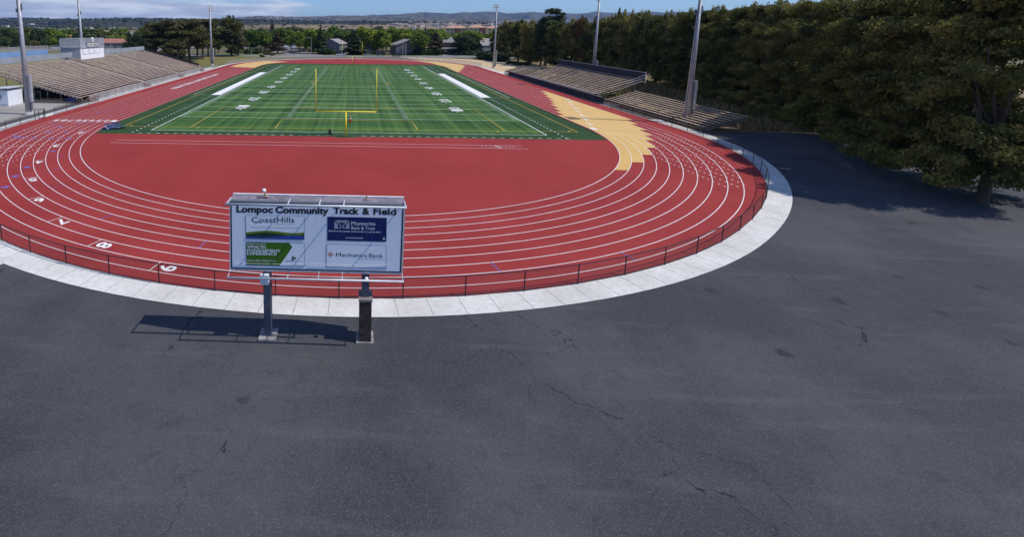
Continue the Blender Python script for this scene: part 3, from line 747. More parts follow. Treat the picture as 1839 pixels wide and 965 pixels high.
light_pole('tall grey light pole standing behind the right bleachers', 54.6, 51.6, 21.0, math.pi, 0.40)
light_pole('grey light pole casting its shadow over the tan exchange zone', 47.0, 9.3, 20.4, math.pi, 0.40)

# ------------------------------------------------------------------ stands
def raked_stand(label, sx, xf, xb, zf, zb, y0, y1, n, aisles, m1, m2, seat_h=0.36, name='grandstand', posts=None, stepm=None, aw=1.15):
    """rows of wooden planks rising from xf to xb; sx = sign of the side"""
    t = thing(name, label, 'grandstand' if name == 'grandstand' else 'bleacher', (0, 0, 0))
    cuts = [y0]+[v for a in aisles for v in (a-aw/2, a+aw/2)]+[y1]
    segs = [(cuts[i], cuts[i+1]) for i in range(0, len(cuts), 2)]
    rng_ = random.Random(int(abs(xf*10)+n))
    dx = (xb-xf)/n; dz = (zb-zf)/n
    for i in range(n):
        mb = MB(); x = xf+dx*(i+0.5); z = zf+dz*i
        for a, b in segs:
            L_ = b-a; k = max(1, int(L_/4.9)); 
            for j in range(k):
                c = a+L_*(j+0.5)/k; ln = L_/k-0.02
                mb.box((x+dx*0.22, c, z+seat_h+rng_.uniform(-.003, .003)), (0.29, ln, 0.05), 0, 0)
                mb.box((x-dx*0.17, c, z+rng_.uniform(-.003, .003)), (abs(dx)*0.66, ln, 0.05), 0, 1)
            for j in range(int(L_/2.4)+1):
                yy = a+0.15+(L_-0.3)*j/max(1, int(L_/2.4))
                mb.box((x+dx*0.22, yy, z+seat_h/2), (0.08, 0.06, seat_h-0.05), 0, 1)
        mb.build('bench_row', [m1, m2], t)
    for a in aisles:
        mb = MB()
        for i in range(n):
            x = xf+dx*(i+0.5); z = zf+dz*i
            mb.box((x, a, z), (abs(dx)*0.98, aw-0.1, 0.07)); mb.box((x+dx*0.27, a, z+dz*0.5), (abs(dx)*0.46, aw-0.1, dz*0.55))
        mb.build('aisle', stepm or M_step, t)
    nb = max(3, int((y1-y0)/5))
    for j in range(nb+1):            # raking beams under the boards
        mb = MB(); yv = y0+0.15+(y1-y0-0.3)*j/nb
        a = Vector((xf, yv, zf-0.20)); b = Vector((xb, yv, zb-0.20)); w = 0.07; hgt_ = min(0.26, zf-0.2+0.1)
        mb.v += [(a.x, yv-w, a.z-hgt_), (b.x, yv-w, b.z-hgt_), (b.x, yv-w, b.z), (a.x, yv-w, a.z), (a.x, yv+w, a.z-hgt_), (b.x, yv+w, b.z-hgt_), (b.x, yv+w, b.z), (a.x, yv+w, a.z)]
        for f in ((0, 1, 2, 3), (7, 6, 5, 4), (0, 4, 5, 1), (1, 5, 6, 2), (2, 6, 7, 3), (3, 7, 4, 0)): mb.f.append(f); mb.mi.append(0)
        mb.build('raking_beam', m2, t)
    if posts:
        for yv in posts[1]:
            for fx in posts[0]:
                x = xf+(xb-xf)*fx; z = zf+(zb-zf)*fx-0.45
                if z > 0.2:
                    MB().tube((x, yv, -0.05), (x, yv, z), 0.075, 0.075, 6).build('support_post', M_galvd, t)
    return t
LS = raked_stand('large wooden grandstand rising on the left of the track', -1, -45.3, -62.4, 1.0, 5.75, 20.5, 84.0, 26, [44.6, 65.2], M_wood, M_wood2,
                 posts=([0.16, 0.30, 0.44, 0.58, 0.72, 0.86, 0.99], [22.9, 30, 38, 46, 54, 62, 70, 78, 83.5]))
# stepped edge boards on the near end, front wall, landing, back panels, side rails
mb = MB()
for i in range(26):
    x = -45.3-17.1*(i+0.5)/26; z = 1.0+4.75*i/26
    mb.box((x, 20.2, z+0.02), (0.66, 0.55, 0.10)); mb.box((x-0.2, 20.2, z-0.10), (0.26, 0.55, 0.16))
mb.build('edge_step', M_step, LS)
mb = MB(); mb.box((-45.15, 53.2, 0.52), (0.16, 61.4, 1.0)); mb.build('front_wall', mat('stand_front', (0.27, 0.255, 0.24), 0.9, var=0.2, scale=0.7), LS)
for y in (22.4, 44.6, 65.2, 82.5):
    mb = MB(); mb.box((-44.75, y, 0.36), (0.62, 1.9, 0.72)); mb.box((-44.3, y, 0.18), (0.3, 1.9, 0.36)); mb.build('landing', mat('landing_board', (0.26, 0.17, 0.14), 0.9, var=0.2, scale=1.0), LS)
for y0_, y1_ in ((20.3, 47.3), (58.3, 84.1)):
    mb = MB(); n_ = int((y1_-y0_)/3)
    mb.box((-62.75, (y0_+y1_)/2, 6.66), (0.05, y1_-y0_, 1.16), 0, 0)
    for j in range(n_+1): mb.tube((-62.7, y0_+(y1_-y0_)*j/n_, 5.6), (-62.7, y0_+(y1_-y0_)*j/n_, 7.3), 0.04, 0.04, 6, 1)
    mb.build('back_panel', [mat('back_panel', (0.26, 0.29, 0.32), 0.7, var=0.12, scale=0.5), M_galv], LS)
for yv, mm in ((19.95, M_galvd), (84.15, M_black)):
    mb = MB()
    for dzv in (0.55, 1.05): mb.tube((-45.4, yv, 1.0+dzv), (-62.4, yv, 5.75+dzv), 0.035, 0.035, 6)
    for j in range(11): f = j/10; mb.tube((-45.4-17*f, yv, 0.8+4.75*f), (-45.4-17*f, yv, 2.08+4.75*f), 0.03, 0.03, 6)
    mb.build('side_railing', mm, LS)
mb = MB(); mb.face([(-46.2, 84.25, 0.9), (-62.4, 84.25, 5.5), (-62.4, 84.25, 6.7), (-46.2, 84.25, 2.0)], 0); mb.build('side_panel', M_screen, LS)
# black sheets added to paint the shade under the stand, and the screened fence beside it
t = thing('stand_shade_sheet', 'black sheet painted as the shade under the left grandstand behind its posts', 'shade sheet', (-52, 26, 0))
mb = MB(); mb.face([(6.2, 0, 0), (6.2, 0, 0.7), (-1.5, 0, 2.75), (-5.6, 0, 1.7), (-5.6, 0, 0)]); mb.box((0.3, 2, 0.05), (11.8, 4, 0.1)); mb.box((-5.6, 3, 0.85), (0.1, 6, 1.7)); mb.build('shade_panel', mat('painted_stand_shade', (0.012, 0.014, 0.018), 0.9), t)
fence('chain_link_fence', 'galvanised chain link fence with dark slats under the grandstand end', [(-54.4, 23.3), (-61.0, 23.3), (-66, 24)], 1.55, 2.1, M_galv, mat('slat_screen', (0.025, 0.035, 0.032), 0.8), gap=0.15)

# press box
PB = thing('press_box', 'white press box with stadium name sign on top of the left grandstand', 'press box', (-63.3, 52.8, 5.2))
M_pb = mat('press_white', (0.76, 0.76, 0.78), 0.7, var=0.05, scale=1.0, coord='obj'); M_pbg = mat('press_grey', (0.36, 0.37, 0.42), 0.8, var=0.12, scale=0.8, coord='obj')
mb = MB(); mb.box((0, 0, 1.45), (4.6, 10.0, 3.0), 0, 0); mb.build('wall', [M_pb], PB)
mb = MB(); mb.box((-0.02, -5.02, 1.45), (4.5, 0.06, 2.98)); mb.build('painted_side_shade', M_pbg, PB)  # bluish grey skin over the white wall, painting the shade of its near side
mb = MB(); mb.box((0, 0, 3.05), (4.9, 10.3, 0.18)); mb.build('roof_deck', M_pbg, PB)
for k, y in enumerate((-3.1, -0.6, 1.8)):
    mb = MB(); mb.box((2.33, y, 2.0), (0.05, 2.1, 0.95)); sh = mb.build('shutter', M_pb, PB)
    mb = MB(); mb.box((2.31, y, 1.50), (0.05, 2.16, 0.05)); mb.box((2.31, y-1.09, 2.0), (0.05, 0.05, 1.0)); mb.box((2.31, y+1.09, 2.0), (0.05, 0.05, 1.0)); mb.build('shutter_frame', M_galvd, sh)
mb = MB(); mb.box((2.32, 0, 2.72), (0.05, 9.6, 0.05)); mb.build('trim', M_galvd, PB)
mb = MB(); mb.box((-1.2, -5.07, 1.0), (0.85, 0.05, 2.0)); mb.build('door', M_black, PB)
M_deck = mat('deck_screen', (0.30, 0.335, 0.36), 0.7, var=0.15, scale=1.5, coord='obj')
mb = MB()
for a, b in (((2.35, -5.1), (2.35, 5.1)), ((-2.35, -5.1), (2.35, -5.1)), ((-2.35, 5.1), (2.35, 5.1)), ((-2.35, -5.1), (-2.35, 5.1))):
    mb.face([(a[0], a[1], 3.15), (b[0], b[1], 3.15), (b[0], b[1], 5.0), (a[0], a[1], 5.0)], 0, [(0, 0), (10, 0), (10, 1.9), (0, 1.9)])
mb.build('deck_screen', wire_mat('deck_wire', (0.36, 0.39, 0.42), 0.62, freq=9), PB)
mb = MB()
for x in (-2.35, 2.35):
    for j in range(6): mb.tube((x, -5.1+2.04*j, 3.1), (x, -5.1+2.04*j, 5.05), 0.05, 0.05, 6)
    mb.tube((x, -5.1, 5.03), (x, 5.1, 5.03), 0.045, 0.045, 6)
for y in (-5.1, 5.1): mb.tube((-2.35, y, 5.03), (2.35, y, 5.03), 0.045, 0.045, 6)
mb.build('deck_railing', M_galv, PB)
mb = MB(); mb.box((2.48, -0.15, 3.55), (0.08, 4.9, 0.98), 0, 1); mb.box((2.53, -0.15, 3.55), (0.04, 4.6, 0.74), 0, 0)
sg = mb.build('name_board', [M_white, M_black], PB)
mb = MB()
lettering(mb, 'HUYCK STADIUM', lambda u, w: (2.56, -2.2+u*4.1, 3.33+w*0.44), 0.05); mb.build('lettering', M_black, sg)
mb = MB(); pts = [(0.0, -0.62), (0.36, -0.35), (0.48, 0.1), (0.42, 0.5), (0.0, 0.62), (-0.42, 0.5), (-0.48, 0.1), (-0.36, -0.35)]
i0 = 0
mb.face([(2.56, -0.15+a, 4.70+b) for a, b in pts]); mb.face([(2.46, -0.15+a, 4.70+b) for a, b in reversed(pts)])
for k in range(8):
    a, b = pts[k], pts[(k+1) % 8]; mb.face([(2.46, -0.15+a[0], 4.7+a[1]), (2.46, -0.15+b[0], 4.7+b[1]), (2.56, -0.15+b[0], 4.7+b[1]), (2.56, -0.15+a[0], 4.7+a[1])])
em = mb.build('emblem', M_white, PB)
mb = MB(); mb.face([(2.565, -0.15+a, 4.70+b) for a, b in ((-0.12, -0.3), (0.15, -0.3), (0.18, 0.05), (0.05, 0.33), (-0.14, 0.25))]); mb.build('emblem_mark', M_black, em)

# white shed at the left edge
SH = thing('shed', 'small white wooden shed in the worn yard at the left edge', 'shed', (-57.6, 17.6, 0))
M_shed = mat('shed_white', (0.74, 0.76, 0.80), 0.75, var=0.06, scale=1.0, coord='obj')
mb = MB(); mb.box((0.4, 0.6, 1.3), (4.0, 3.4, 2.6)); mb.build('wall', M_shed, SH)
mb = MB()
i0 = len(mb.v); mb.v += [(-2.3, -1.5, 2.55), (2.75, -1.5, 2.92), (2.75, 2.7, 2.92), (-2.3, 2.7, 2.55), (-2.3, -1.5, 2.70), (2.75, -1.5, 3.07), (2.75, 2.7, 3.07), (-2.3, 2.7, 2.70)]
for f in ((0, 3, 2, 1), (4, 5, 6, 7), (0, 1, 5, 4), (1, 2, 6, 5), (2, 3, 7, 6), (3, 0, 4, 7)): mb.f.append(f); mb.mi.append(0)
mb.build('roof', mat('shed_roof', (0.55, 0.57, 0.60), 0.6), SH)
mb = MB(); mb.box((0.2, -1.12, 0.35), (4.2, 0.06, 0.10)); mb.build('trim', M_galv, SH)
mb = MB(); mb.box((0.9, -1.13, 1.55), (0.7, 0.05, 0.6)); mb.build('hatch', M_galvd, SH)

# right stand and the low bleachers
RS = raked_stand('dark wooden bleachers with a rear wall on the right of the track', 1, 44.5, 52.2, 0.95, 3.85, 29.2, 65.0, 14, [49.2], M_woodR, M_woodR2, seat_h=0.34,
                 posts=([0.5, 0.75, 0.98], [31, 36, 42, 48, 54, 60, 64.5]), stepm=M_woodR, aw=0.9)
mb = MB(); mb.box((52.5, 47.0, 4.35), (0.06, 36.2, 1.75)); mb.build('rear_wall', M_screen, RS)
mb = MB()
mb.tube((52.45, 28.8, 5.25), (52.45, 65.2, 5.25), 0.04, 0.04, 6); mb.build('rear_rail', M_galv, RS)
mb = MB(); mb.tube((52.5, 28.75, 3.3), (52.5, 28.75, 5.35), 0.05, 0.05, 8); mb.build('corner_post', M_white, RS)
mb = MB()
for i in range(14):
    x = 44.5+7.7*(i+0.5)/14; z = 0.95+2.9*i/14
    mb.box((x, 28.75, z+0.03), (0.5, 0.7, 0.06))
mb.build('end_step', M_step, RS)
mb = MB()
for dzv in (0.5, 0.95): mb.tube((49.2, 28.4, 2.75+dzv), (52.4, 28.4, 3.95+dzv), 0.03, 0.03, 6)
for f in (0, .33, .66, 1): mb.tube((49.2+3.2*f, 28.4, 2.6+1.2*f), (49.2+3.2*f, 28.4, 3.7+1.2*f), 0.03, 0.03, 6)
mb.build('side_railing', M_galv, RS)
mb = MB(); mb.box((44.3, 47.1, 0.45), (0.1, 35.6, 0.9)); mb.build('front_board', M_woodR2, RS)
mb = MB(); mb.box((44.2, 47.1, 1.30), (0.16, 35.8, 0.09)); mb.build('front_rail', mat('pale_rail', (0.5, 0.42, 0.4), 0.6), RS)
raked_stand('low wooden bleachers on the slope at the right edge, nearest the tan zone', 1, 44.9, 50.6, 0.32, 1.85, 3.5, 28.0, 9, [], M_woodR, M_woodR2, seat_h=0.30, name='bleacher',
            posts=None)
raked_stand('low wooden bleachers beyond the tall right ones, beside the sandy ground', 1, 44.9, 50.0, 0.55, 2.0, 66.2, 84.0, 9, [], M_woodR2, M_woodR2, seat_h=0.34, name='bleacher')

# ------------------------------------------------------------------ the big sign board
SY = -39.5; SX = -0.383
SG = thing('billboard', 'large sponsor board on two steel posts facing the parking lot', 'billboard', (SX, SY, 0))
def S(px, py, off=0.0):
    p_ = gy(px, py, SY); return (p_.x-SX, -off, p_.z)
def Q(mb, corners, off, mi=0): mb.face([S(a, b, off) for a, b in corners], mi)
M_face = mat('sign_panel', (0.80, 0.84, 0.93), 0.55, var=0.03, scale=0.6, coord='obj'); M_alu = mat('sign_aluminium', (0.55, 0.57, 0.60), 0.5, 0.15, var=0.08, scale=2.0, coord='obj')
M_top = two_scale('sign_top', (0.14, 0.125, 0.15), (0.24, 0.22, 0.25), (0.34, 0.32, 0.34), 0.7, 4.0)
TLc, TRc, BRc, BLc = S(412.3, 358.2), S(727.9, 365.2), S(723.2, 493.6), S(412.2, 486.0)
D_ = 0.62
mb = MB(); i0 = len(mb.v)
mb.v += [TLc, TRc, BRc, BLc]+[(p[0], p[1]+D_, p[2]) for p in (TLc, TRc, BRc, BLc)]
for f in ((0, 1, 2, 3)[::-1], (4, 5, 6, 7), (3, 2, 6, 7), (0, 3, 7, 4), (2, 1, 5, 6)): mb.f.append(tuple(f)); mb.mi.append(0)
mb.f.append((0, 4, 5, 1)); mb.mi.append(1)
mb.build('cabinet', [M_alu, M_top], SG)
a, b = Vector(TLc)+Vector((0, D_-0.03, 0.03)), Vector(TRc)+Vector((0, D_-0.03, 0.03))
MB().tube(a, b, 0.035, 0.035, 6).build('rear_edge', M_white, SG)
def lerp2(p, q, t): return (p[0]+(q[0]-p[0])*t, p[1]+(q[1]-p[1])*t)
c_out = [(412.3, 358.2), (727.9, 365.2), (723.2, 493.6), (412.2, 486.0)]
c_blk = [(413.8, 361.6), (725.0, 368.6), (720.4, 490.0), (415.0, 482.6)]
c_in = [(416.0, 363.6), (722.6, 370.6), (718.0, 488.0), (417.2, 480.6)]
def frame(mb, A, B, off, mi=0):
    for k in range(4):
        Q(mb, [A[k], B[k], B[(k+1) % 4], A[(k+1) % 4]], off, mi)
mb = MB(); frame(mb, c_out, c_blk, 0.006); mb.build('outer_frame', M_alu, SG)
mb = MB(); frame(mb, c_blk, c_in, 0.009); mb.build('black_border', M_black, SG)
mb = MB(); Q(mb, c_in[::-1], 0.004); mb.build('face_panel', M_face, SG)
def sign_text(mb, s, x0, x1, base0, base1, cap, off, bold=0.0, mi=0, slant=0.0):
    """a line of lettering; baseline runs from row base0 at column x0 to base1 at x1"""
    def fn(u, w): return S(x0+(x1-x0)*u+slant*w*cap, base0+(base1-base0)*u-cap*w, off)
    lettering(mb, s, fn, bold, mi)
M_ink = mat('sign_black', (0.015, 0.017, 0.022), 0.5)
for w_ in (('Lompoc', 424.8, 490.5, 380.6, 382.2), ('Community', 494.6, 590.6, 382.3, 384.0), ('Track', 598.5, 645.0, 383.6, 384.6), ('&', 650.8, 664.0, 384.6, 384.9), ('Field', 670.6, 711.5, 385.0, 385.9)):
    mb = MB(); sign_text(mb, *w_, 11.6, 0.010, 0.030 if w_[0] == 'Field' else 0.040); mb.build('title_lettering', M_ink, SG)
# sponsor panel: coast hills
M_pan = mat('banner_white', (0.84, 0.88, 0.95), 0.5); M_dg = mat('banner_darkgreen', (0.015, 0.045, 0.04), 0.5); M_lg = mat('banner_olive', (0.16, 0.22, 0.02), 0.5)
M_nv = mat('banner_navy', (0.008, 0.022, 0.115), 0.45); M_bl = mat('banner_blue', (0.03, 0.08, 0.34), 0.5); M_gr = mat('banner_green', (0.055, 0.16, 0.012), 0.5)
M_or = mat('banner_orange', (0.50, 0.10, 0.02), 0.5); M_grey = mat('banner_grey', (0.25, 0.28, 0.33), 0.5); M_wt = mat('banner_white_ink', (0.78, 0.82, 0.86), 0.5)
def border(mb, c, w, off, mi):
    cx_, cy_ = sum(p[0] for p in c)/4, sum(p[1] for p in c)/4
    ins = [(p[0]+(w if p[0] < cx_ else -w), p[1]+(w if p[1] < cy_ else -w)) for p in c]
    frame(mb, c, ins, off, mi)
c1 = [(441.0, 386.4), (547.3, 387.6), (546.8, 430.6), (442.0, 428.6)]
mb = MB(); Q(mb, c1[::-1], 0.012, 0)
def wave(mb, top, bot, off, mi):
    n_ = 24
    for k in range(n_):
        u0, u1 = k/n_, (k+1)/n_
        X = lambda u: 442.3+104.2*u
        Q(mb, [(X(u0), bot(u0)), (X(u1), bot(u1)), (X(u1), top(u1)), (X(u0), top(u0))], off, mi)
lower = lambda u: 428.4+1.9*u
w1_ = lambda u: 416.2-2.4*math.sin(u*math.pi*2-0.35)*(1-u*0.3)+0.5*math.sin(u*9)
w2_ = lambda u: 420.0-2.6*math.sin(u*math.pi*2-0.5)+0.6*u
w3_ = lambda u: 424.4+1.6*math.sin(u*math.pi*2-0.2)
wave(mb, w1_, lower, 0.015, 1); wave(mb, w2_, lower, 0.018, 2); wave(mb, w3_, lower, 0.021, 3)
border(mb, c1, 0.5, 0.024, 4)
pn = mb.build('sponsor_banner', [M_pan, M_lg, M_dg, M_bl, M_ink], SG); tag(pn, 'white banner with green hills over blue water')
def sign_line(st, x0, x1, b0, b1, cap, off, bold=0.0, mi=0, slant=0.0):
    q = MB(); sign_text(q, st, x0, x1, b0, b1, cap, off, bold, 0, slant); q.build('lettering', LM[mi], pn)
LM = [M_dg, M_grey]
mb = MB()
sign_line('CoastHills', 452.0, 528.8, 399.0, 399.6, 9.6, 0.016, 0.004, 0)
sign_line('CREDIT UNION', 495, 530.5, 402.9, 403.2, 1.7, 0.016, 0.0, 1)
sign_line('Serving the Lompoc Community Since 1958', 450.5, 537.0, 408.8, 410.6, 2.4, 0.016, 0.0, 1)
n_ = 10
for k in range(n_):
    u0, u1 = k/n_, (k+1)/n_; f = lambda u: 402.6-3.4*u**0.7
    Q(mb, [(455+14*u0, f(u0)), (455+14*u1, f(u1)), (455+14*u1, f(u1)-0.4-0.5*u1), (455+14*u0, f(u0)-0.4-0.5*u0)], 0.016, 0)
mb.build('logo', [M_dg, M_grey], pn)
# navy bank banner
c2 = [(587.8, 389.0), (694.6, 391.2), (693.9, 434.4), (587.6, 431.8)]
mb = MB(); Q(mb, c2[::-1], 0.012, 0); pn = mb.build('sponsor_banner', [M_nv], SG); tag(pn, 'navy blue bank banner with white lettering')
LM = [M_wt]
mb = MB()
sign_line('Montecito', 631.0, 674.2, 404.2, 405.0, 6.9, 0.016, 0.0)
sign_line('Bank & Trust', 631.0, 673.4, 411.9, 412.9, 6.0, 0.016, 0.0)
sign_line('Behind every great community is a great bank', 590.0, 684.5, 415.7, 418.0, 2.6, 0.016, 0.012, 0, 0.35)
sign_line('montecito.bank', 621.3, 652.0, 427.9, 428.7, 2.6, 0.016, 0.01)
Q(mb, [(687.2, 430.2), (691.4, 430.3), (691.4, 428.7), (687.2, 428.6)], 0.016); Q(mb, [(688.0, 427.8), (690.8, 427.9), (689.5, 425.6)], 0.016)
def ringpath(pts, w): 
    for p, q in zip(pts[:-1], pts[1:]):
        d = Vector((q[0]-p[0], q[1]-p[1])); 
        if d.length < 1e-6: continue
        d.normalize(); nn = Vector((-d.y, d.x))*w/2; e = d*w*0.35
        Q(mb, [(p[0]-nn.x-e.x, p[1]-nn.y-e.y), (q[0]-nn.x+e.x, q[1]-nn.y+e.y), (q[0]+nn.x+e.x, q[1]+nn.y+e.y), (p[0]+nn.x-e.x, p[1]+nn.y-e.y)], 0.016)
for k in range(4):         # two mirrored groups of nested arches
    w = 1.75*k
    for s, cx_ in ((1, 607.3), (-1, 620.6)):
        xo, xi = 6.1-w*0.93, 6.1-w*0.93
        top = 396.2+w; bot = 410.8-w*0.2
        pl = [(cx_-s*xo, bot), (cx_-s*xo, top+2.6)]+[(cx_-s*xo+s*(2.6-2.6*math.cos(t)), top+2.6-2.6*math.sin(t)) for t in (0.5, 1.0, 1.57)]
        pl += [(cx_+s*xi, top)] if k % 2 else [(cx_+s*xi, top), (cx_+s*xi, 399.5+w*0.6)]
        ringpath(pl, 0.75)
        if k == 3: ringpath([(cx_-s*0.6, bot), (cx_+s*4.6, bot), (cx_+s*4.6, 404.2), (cx_+s*2.0, 404.2)], 0.75)
mb.build('logo', [M_wt], pn)
# green wealth banner
c3 = [(441.8, 434.2), (547.6, 436.6), (547.2, 478.6), (442.8, 476.0)]
mb = MB(); Q(mb, c3[::-1], 0.012, 0); border(mb, c3, 0.5, 0.018, 2)
Q(mb, [(442.4, 434.6), (442.9, 475.8), (502.0, 477.2), (525.2, 443.8), (519.6, 436.2)], 0.015, 1)
pn = mb.build('sponsor_banner', [M_pan, M_gr, M_ink], SG); tag(pn, 'white banner with a green pointed block')
LM = [M_wt, mat('logo_green', (0.02, 0.09, 0.035), 0.5), M_grey]
mb = MB()
sign_line('IMPROVING THE', 443.4, 477.0, 438.9, 439.4, 2.5, 0.020, 0.01, 0)
sign_line('WEALTH', 443.6, 477.4, 445.5, 446.3, 5.2, 0.020, 0.025, 0)
sign_line('MANAGEMENT', 443.6, 503.6, 451.7, 453.0, 4.9, 0.020, 0.025, 0)
sign_line('EXPERIENCE', 443.6, 497.0, 457.4, 458.5, 4.9, 0.020, 0.025, 0)
sign_line('805.691.4848 | MBOFC.COM', 444.2, 495.6, 469.0, 469.9, 2.6, 0.020, 0.012, 0)
sign_line('WEALTH', 512.0, 531.0, 469.6, 470.0, 2.0, 0.018, 0.01, 1); sign_line('PARTNERS', 531.8, 544.0, 470.0, 470.3, 1.5, 0.018, 0.0, 2)
for cx_, cy_, an in ((526.4, 461.8, 1.9), (530.0, 463.6, 0.2), (525.6, 466.0, -1.4)):
    pts = [(cx_+2.3*math.cos(an+t)*(1 if abs(math.cos(t)) > 0.5 else 0.62), cy_-2.3*math.sin(an+t)*(1 if abs(math.cos(t)) > 0.5 else 0.62)) for t in np.linspace(0, 2*math.pi, 9)[:-1]]
    Q(mb, pts[::-1], 0.018, 1)
mb.build('logo', [M_wt, mat('logo_green', (0.02, 0.09, 0.035), 0.5), M_grey], pn)
# orange diamond bank banner
c4 = [(586.8, 437.6), (693.8, 440.6), (693.3, 482.4), (585.8, 479.6)]
mb = MB(); Q(mb, c4[::-1], 0.012, 0); border(mb, c4, 0.55, 0.015, 1); pn = mb.build('sponsor_banner', [M_pan, M_ink], SG); tag(pn, 'plain white bank banner with an orange diamond mark')
LM = [M_ink, M_or, M_grey]
mb = MB()
sign_line('Mechanics', 603.6, 659.2, 460.6, 462.0, 7.0, 0.016, 0.0, 0); sign_line('Bank', 663.0, 688.2, 462.1, 462.8, 7.0, 0.016, 0.0, 0)
sign_line('Where Relationships Matter', 642.0, 687.8, 465.6, 466.6, 2.1, 0.016, 0.0, 2, 0.3)
for s in (1.0, 0.62, 0.30):
    def ringp(t0):
        return [(593.8+5.6*t0, 457.0), (593.8, 457.0-5.3*t0), (593.8-5.6*t0, 457.0), (593.8, 457.0+5.3*t0)]
    A, B = ringp(s), ringp(s-0.20)
    frame(mb, A[::-1], B[::-1], 0.016, 1)
mb.build('logo', [M_ink, M_or, M_grey], pn)
# rails in front of the board, their arms, the wire, posts, boxes
RY = -0.62
def at_rail(px, py): p_ = gy(px, py, SY+RY); return Vector((p_.x-SX, RY, p_.z))
rl, rr_ = at_rail(404.6, 366.6), at_rail(730.6, 373.2)
MB().tube(rl, rr_, 0.05, 0.05, 10).build('upper_rail', M_alu, SG, True)
bl_, br_ = at_rail(407.2, 499.0), at_rail(725.2, 506.2)
MB().tube(bl_, br_, 0.045, 0.045, 10).build('lower_rail', M_alu, SG, True)
for t0 in (0.004, 0.345, 0.52, 0.655, 0.996):
    p_ = rl.lerp(rr_, t0); q = Vector(TLc).lerp(Vector(TRc), t0)+Vector((0, 0.12, 0.02))
    MB().tube(p_, q, 0.032, 0.032, 6).build('rail_arm', M_alu, SG)
    p_ = bl_.lerp(br_, t0); q = Vector(BLc).lerp(Vector(BRc), t0)+Vector((0, 0.05, 0.03))
    MB().tube(p_, q, 0.018, 0.018, 6).build('rail_arm', M_alu, SG)
mb = MB()
pts = [Vector(S(x, y, 0.03)) for x, y in ((421, 471.4), (450, 472.8), (500, 474.0), (551, 473.4))]; mb.path(pts, 0.009, 5)
pts = [Vector(S(x, y, 0.03)) for x, y in ((555, 474.0), (600, 475.6), (640, 477.2), (660, 477.0), (701, 474.8))]; mb.path(pts, 0.009, 5)
mb.build('cable', M_alu, SG)
M_postb = mat('post_steel', (0.085, 0.10, 0.14), 0.5, 0.2, var=0.15, scale=1.5, coord='obj')
for px0, px1 in ((471.4, 485.4), (649.4, 664.0)):
    xa, xb_ = S(px0, 505)[0], S(px1, 505)[0]; w = xb_-xa; xc = (xa+xb_)/2; zt = 3.0
    mb = MB(); mb.box((xc, 0.08, (zt-0.05)/2), (w*0.92, 0.03, zt+0.05)); mb.box((xc, 0.40, (zt-0.05)/2), (w*0.92, 0.03, zt+0.05)); mb.box((xc+w*0.36, 0.24, (zt-0.05)/2), (0.05, 0.29, zt+0.05))
    mb.box((xc-w*0.36, 0.24, (zt-0.05)/2), (0.05, 0.29, zt+0.05))
    mb.build('post', M_postb, SG)
    mb = MB(); mb.box((xc, 0.24, 0.02), (0.72, 0.80, 0.10)); mb.build('footing', mat('dirty_footing', (0.26, 0.25, 0.235), 0.9, var=0.3, scale=4.0), SG)
q0, q1 = S(468.6, 491.5), S(483.4, 508.0)
mb = MB(); mb.box(((q0[0]+q1[0])/2, -0.07, (q0[2]+q1[2])/2), (q1[0]-q0[0], 0.24, q0[2]-q1[2])); mb.build('junction_box', mat('box_white', (0.72, 0.74, 0.76), 0.5, coord='obj', var=0.05), SG)
mb = MB(); qa, qb = S(483.5, 506), S(487.0, 516); mb.path([qa, (qb[0]+0.05, -0.02, (qa[2]+qb[2])/2), qb], 0.012, 5); mb.build('conduit', M_black, SG)
gp = S(658.0, 499.2); MB().ball((gp[0], -0.10, gp[2]), 0.085).build('dome_camera', M_white, SG, True)
# brick pier round the right post
q0 = S(645.4, 535.5); q1 = S(667.6, 535.5); pw = q1[0]-q0[0]
M_brick = mat('brick_pier', (0.060, 0.042, 0.038), 0.9, var=0.35, scale=6.0, coord='obj'); M_cap = mat('pier_cap', (0.22, 0.19, 0.18), 0.9, var=0.2, scale=4.0, coord='obj')
mb = MB(); mb.box(((q0[0]+q1[0])/2, 0.24, q0[2]/2-0.05), (pw, 0.66, q0[2]-0.10)); pr_ = mb.build('pier', M_brick, SG)
mb = MB(); mb.box(((q0[0]+q1[0])/2, 0.24, q0[2]-0.05), (pw+0.06, 0.72, 0.10)); mb.build('pier_cap', M_cap, pr_)
# fittings on top of the board
tp = S(472.3, 357.5); 
mb = MB(); mb.box((tp[0]+0.06, 0.25, tp[2]+0.02), (0.24, 0.16, 0.03), 0, 0); mb.tube((tp[0]+0.06, 0.25, tp[2]+0.02), (tp[0]+0.02, 0.25, tp[2]+0.20), 0.045, 0.04, 8); br0 = mb.build('camera_bracket', mat('bracket_rust', (0.35, 0.26, 0.20), 0.8, coord='obj', var=0.2), SG)
MB().ball((tp[0], 0.25, tp[2]+0.26), 0.085).build('dome_camera', M_white, br0, True)
tp = S(658.8, 363.5)
mb = MB(); mb.box((tp[0], 0.25, tp[2]+0.02), (0.24, 0.16, 0.03)); mb.tube((tp[0], 0.25, tp[2]+0.02), (tp[0], 0.25, tp[2]+0.17), 0.03, 0.03, 8); mb.build('camera_bracket', MATS['bracket_rust'], SG)

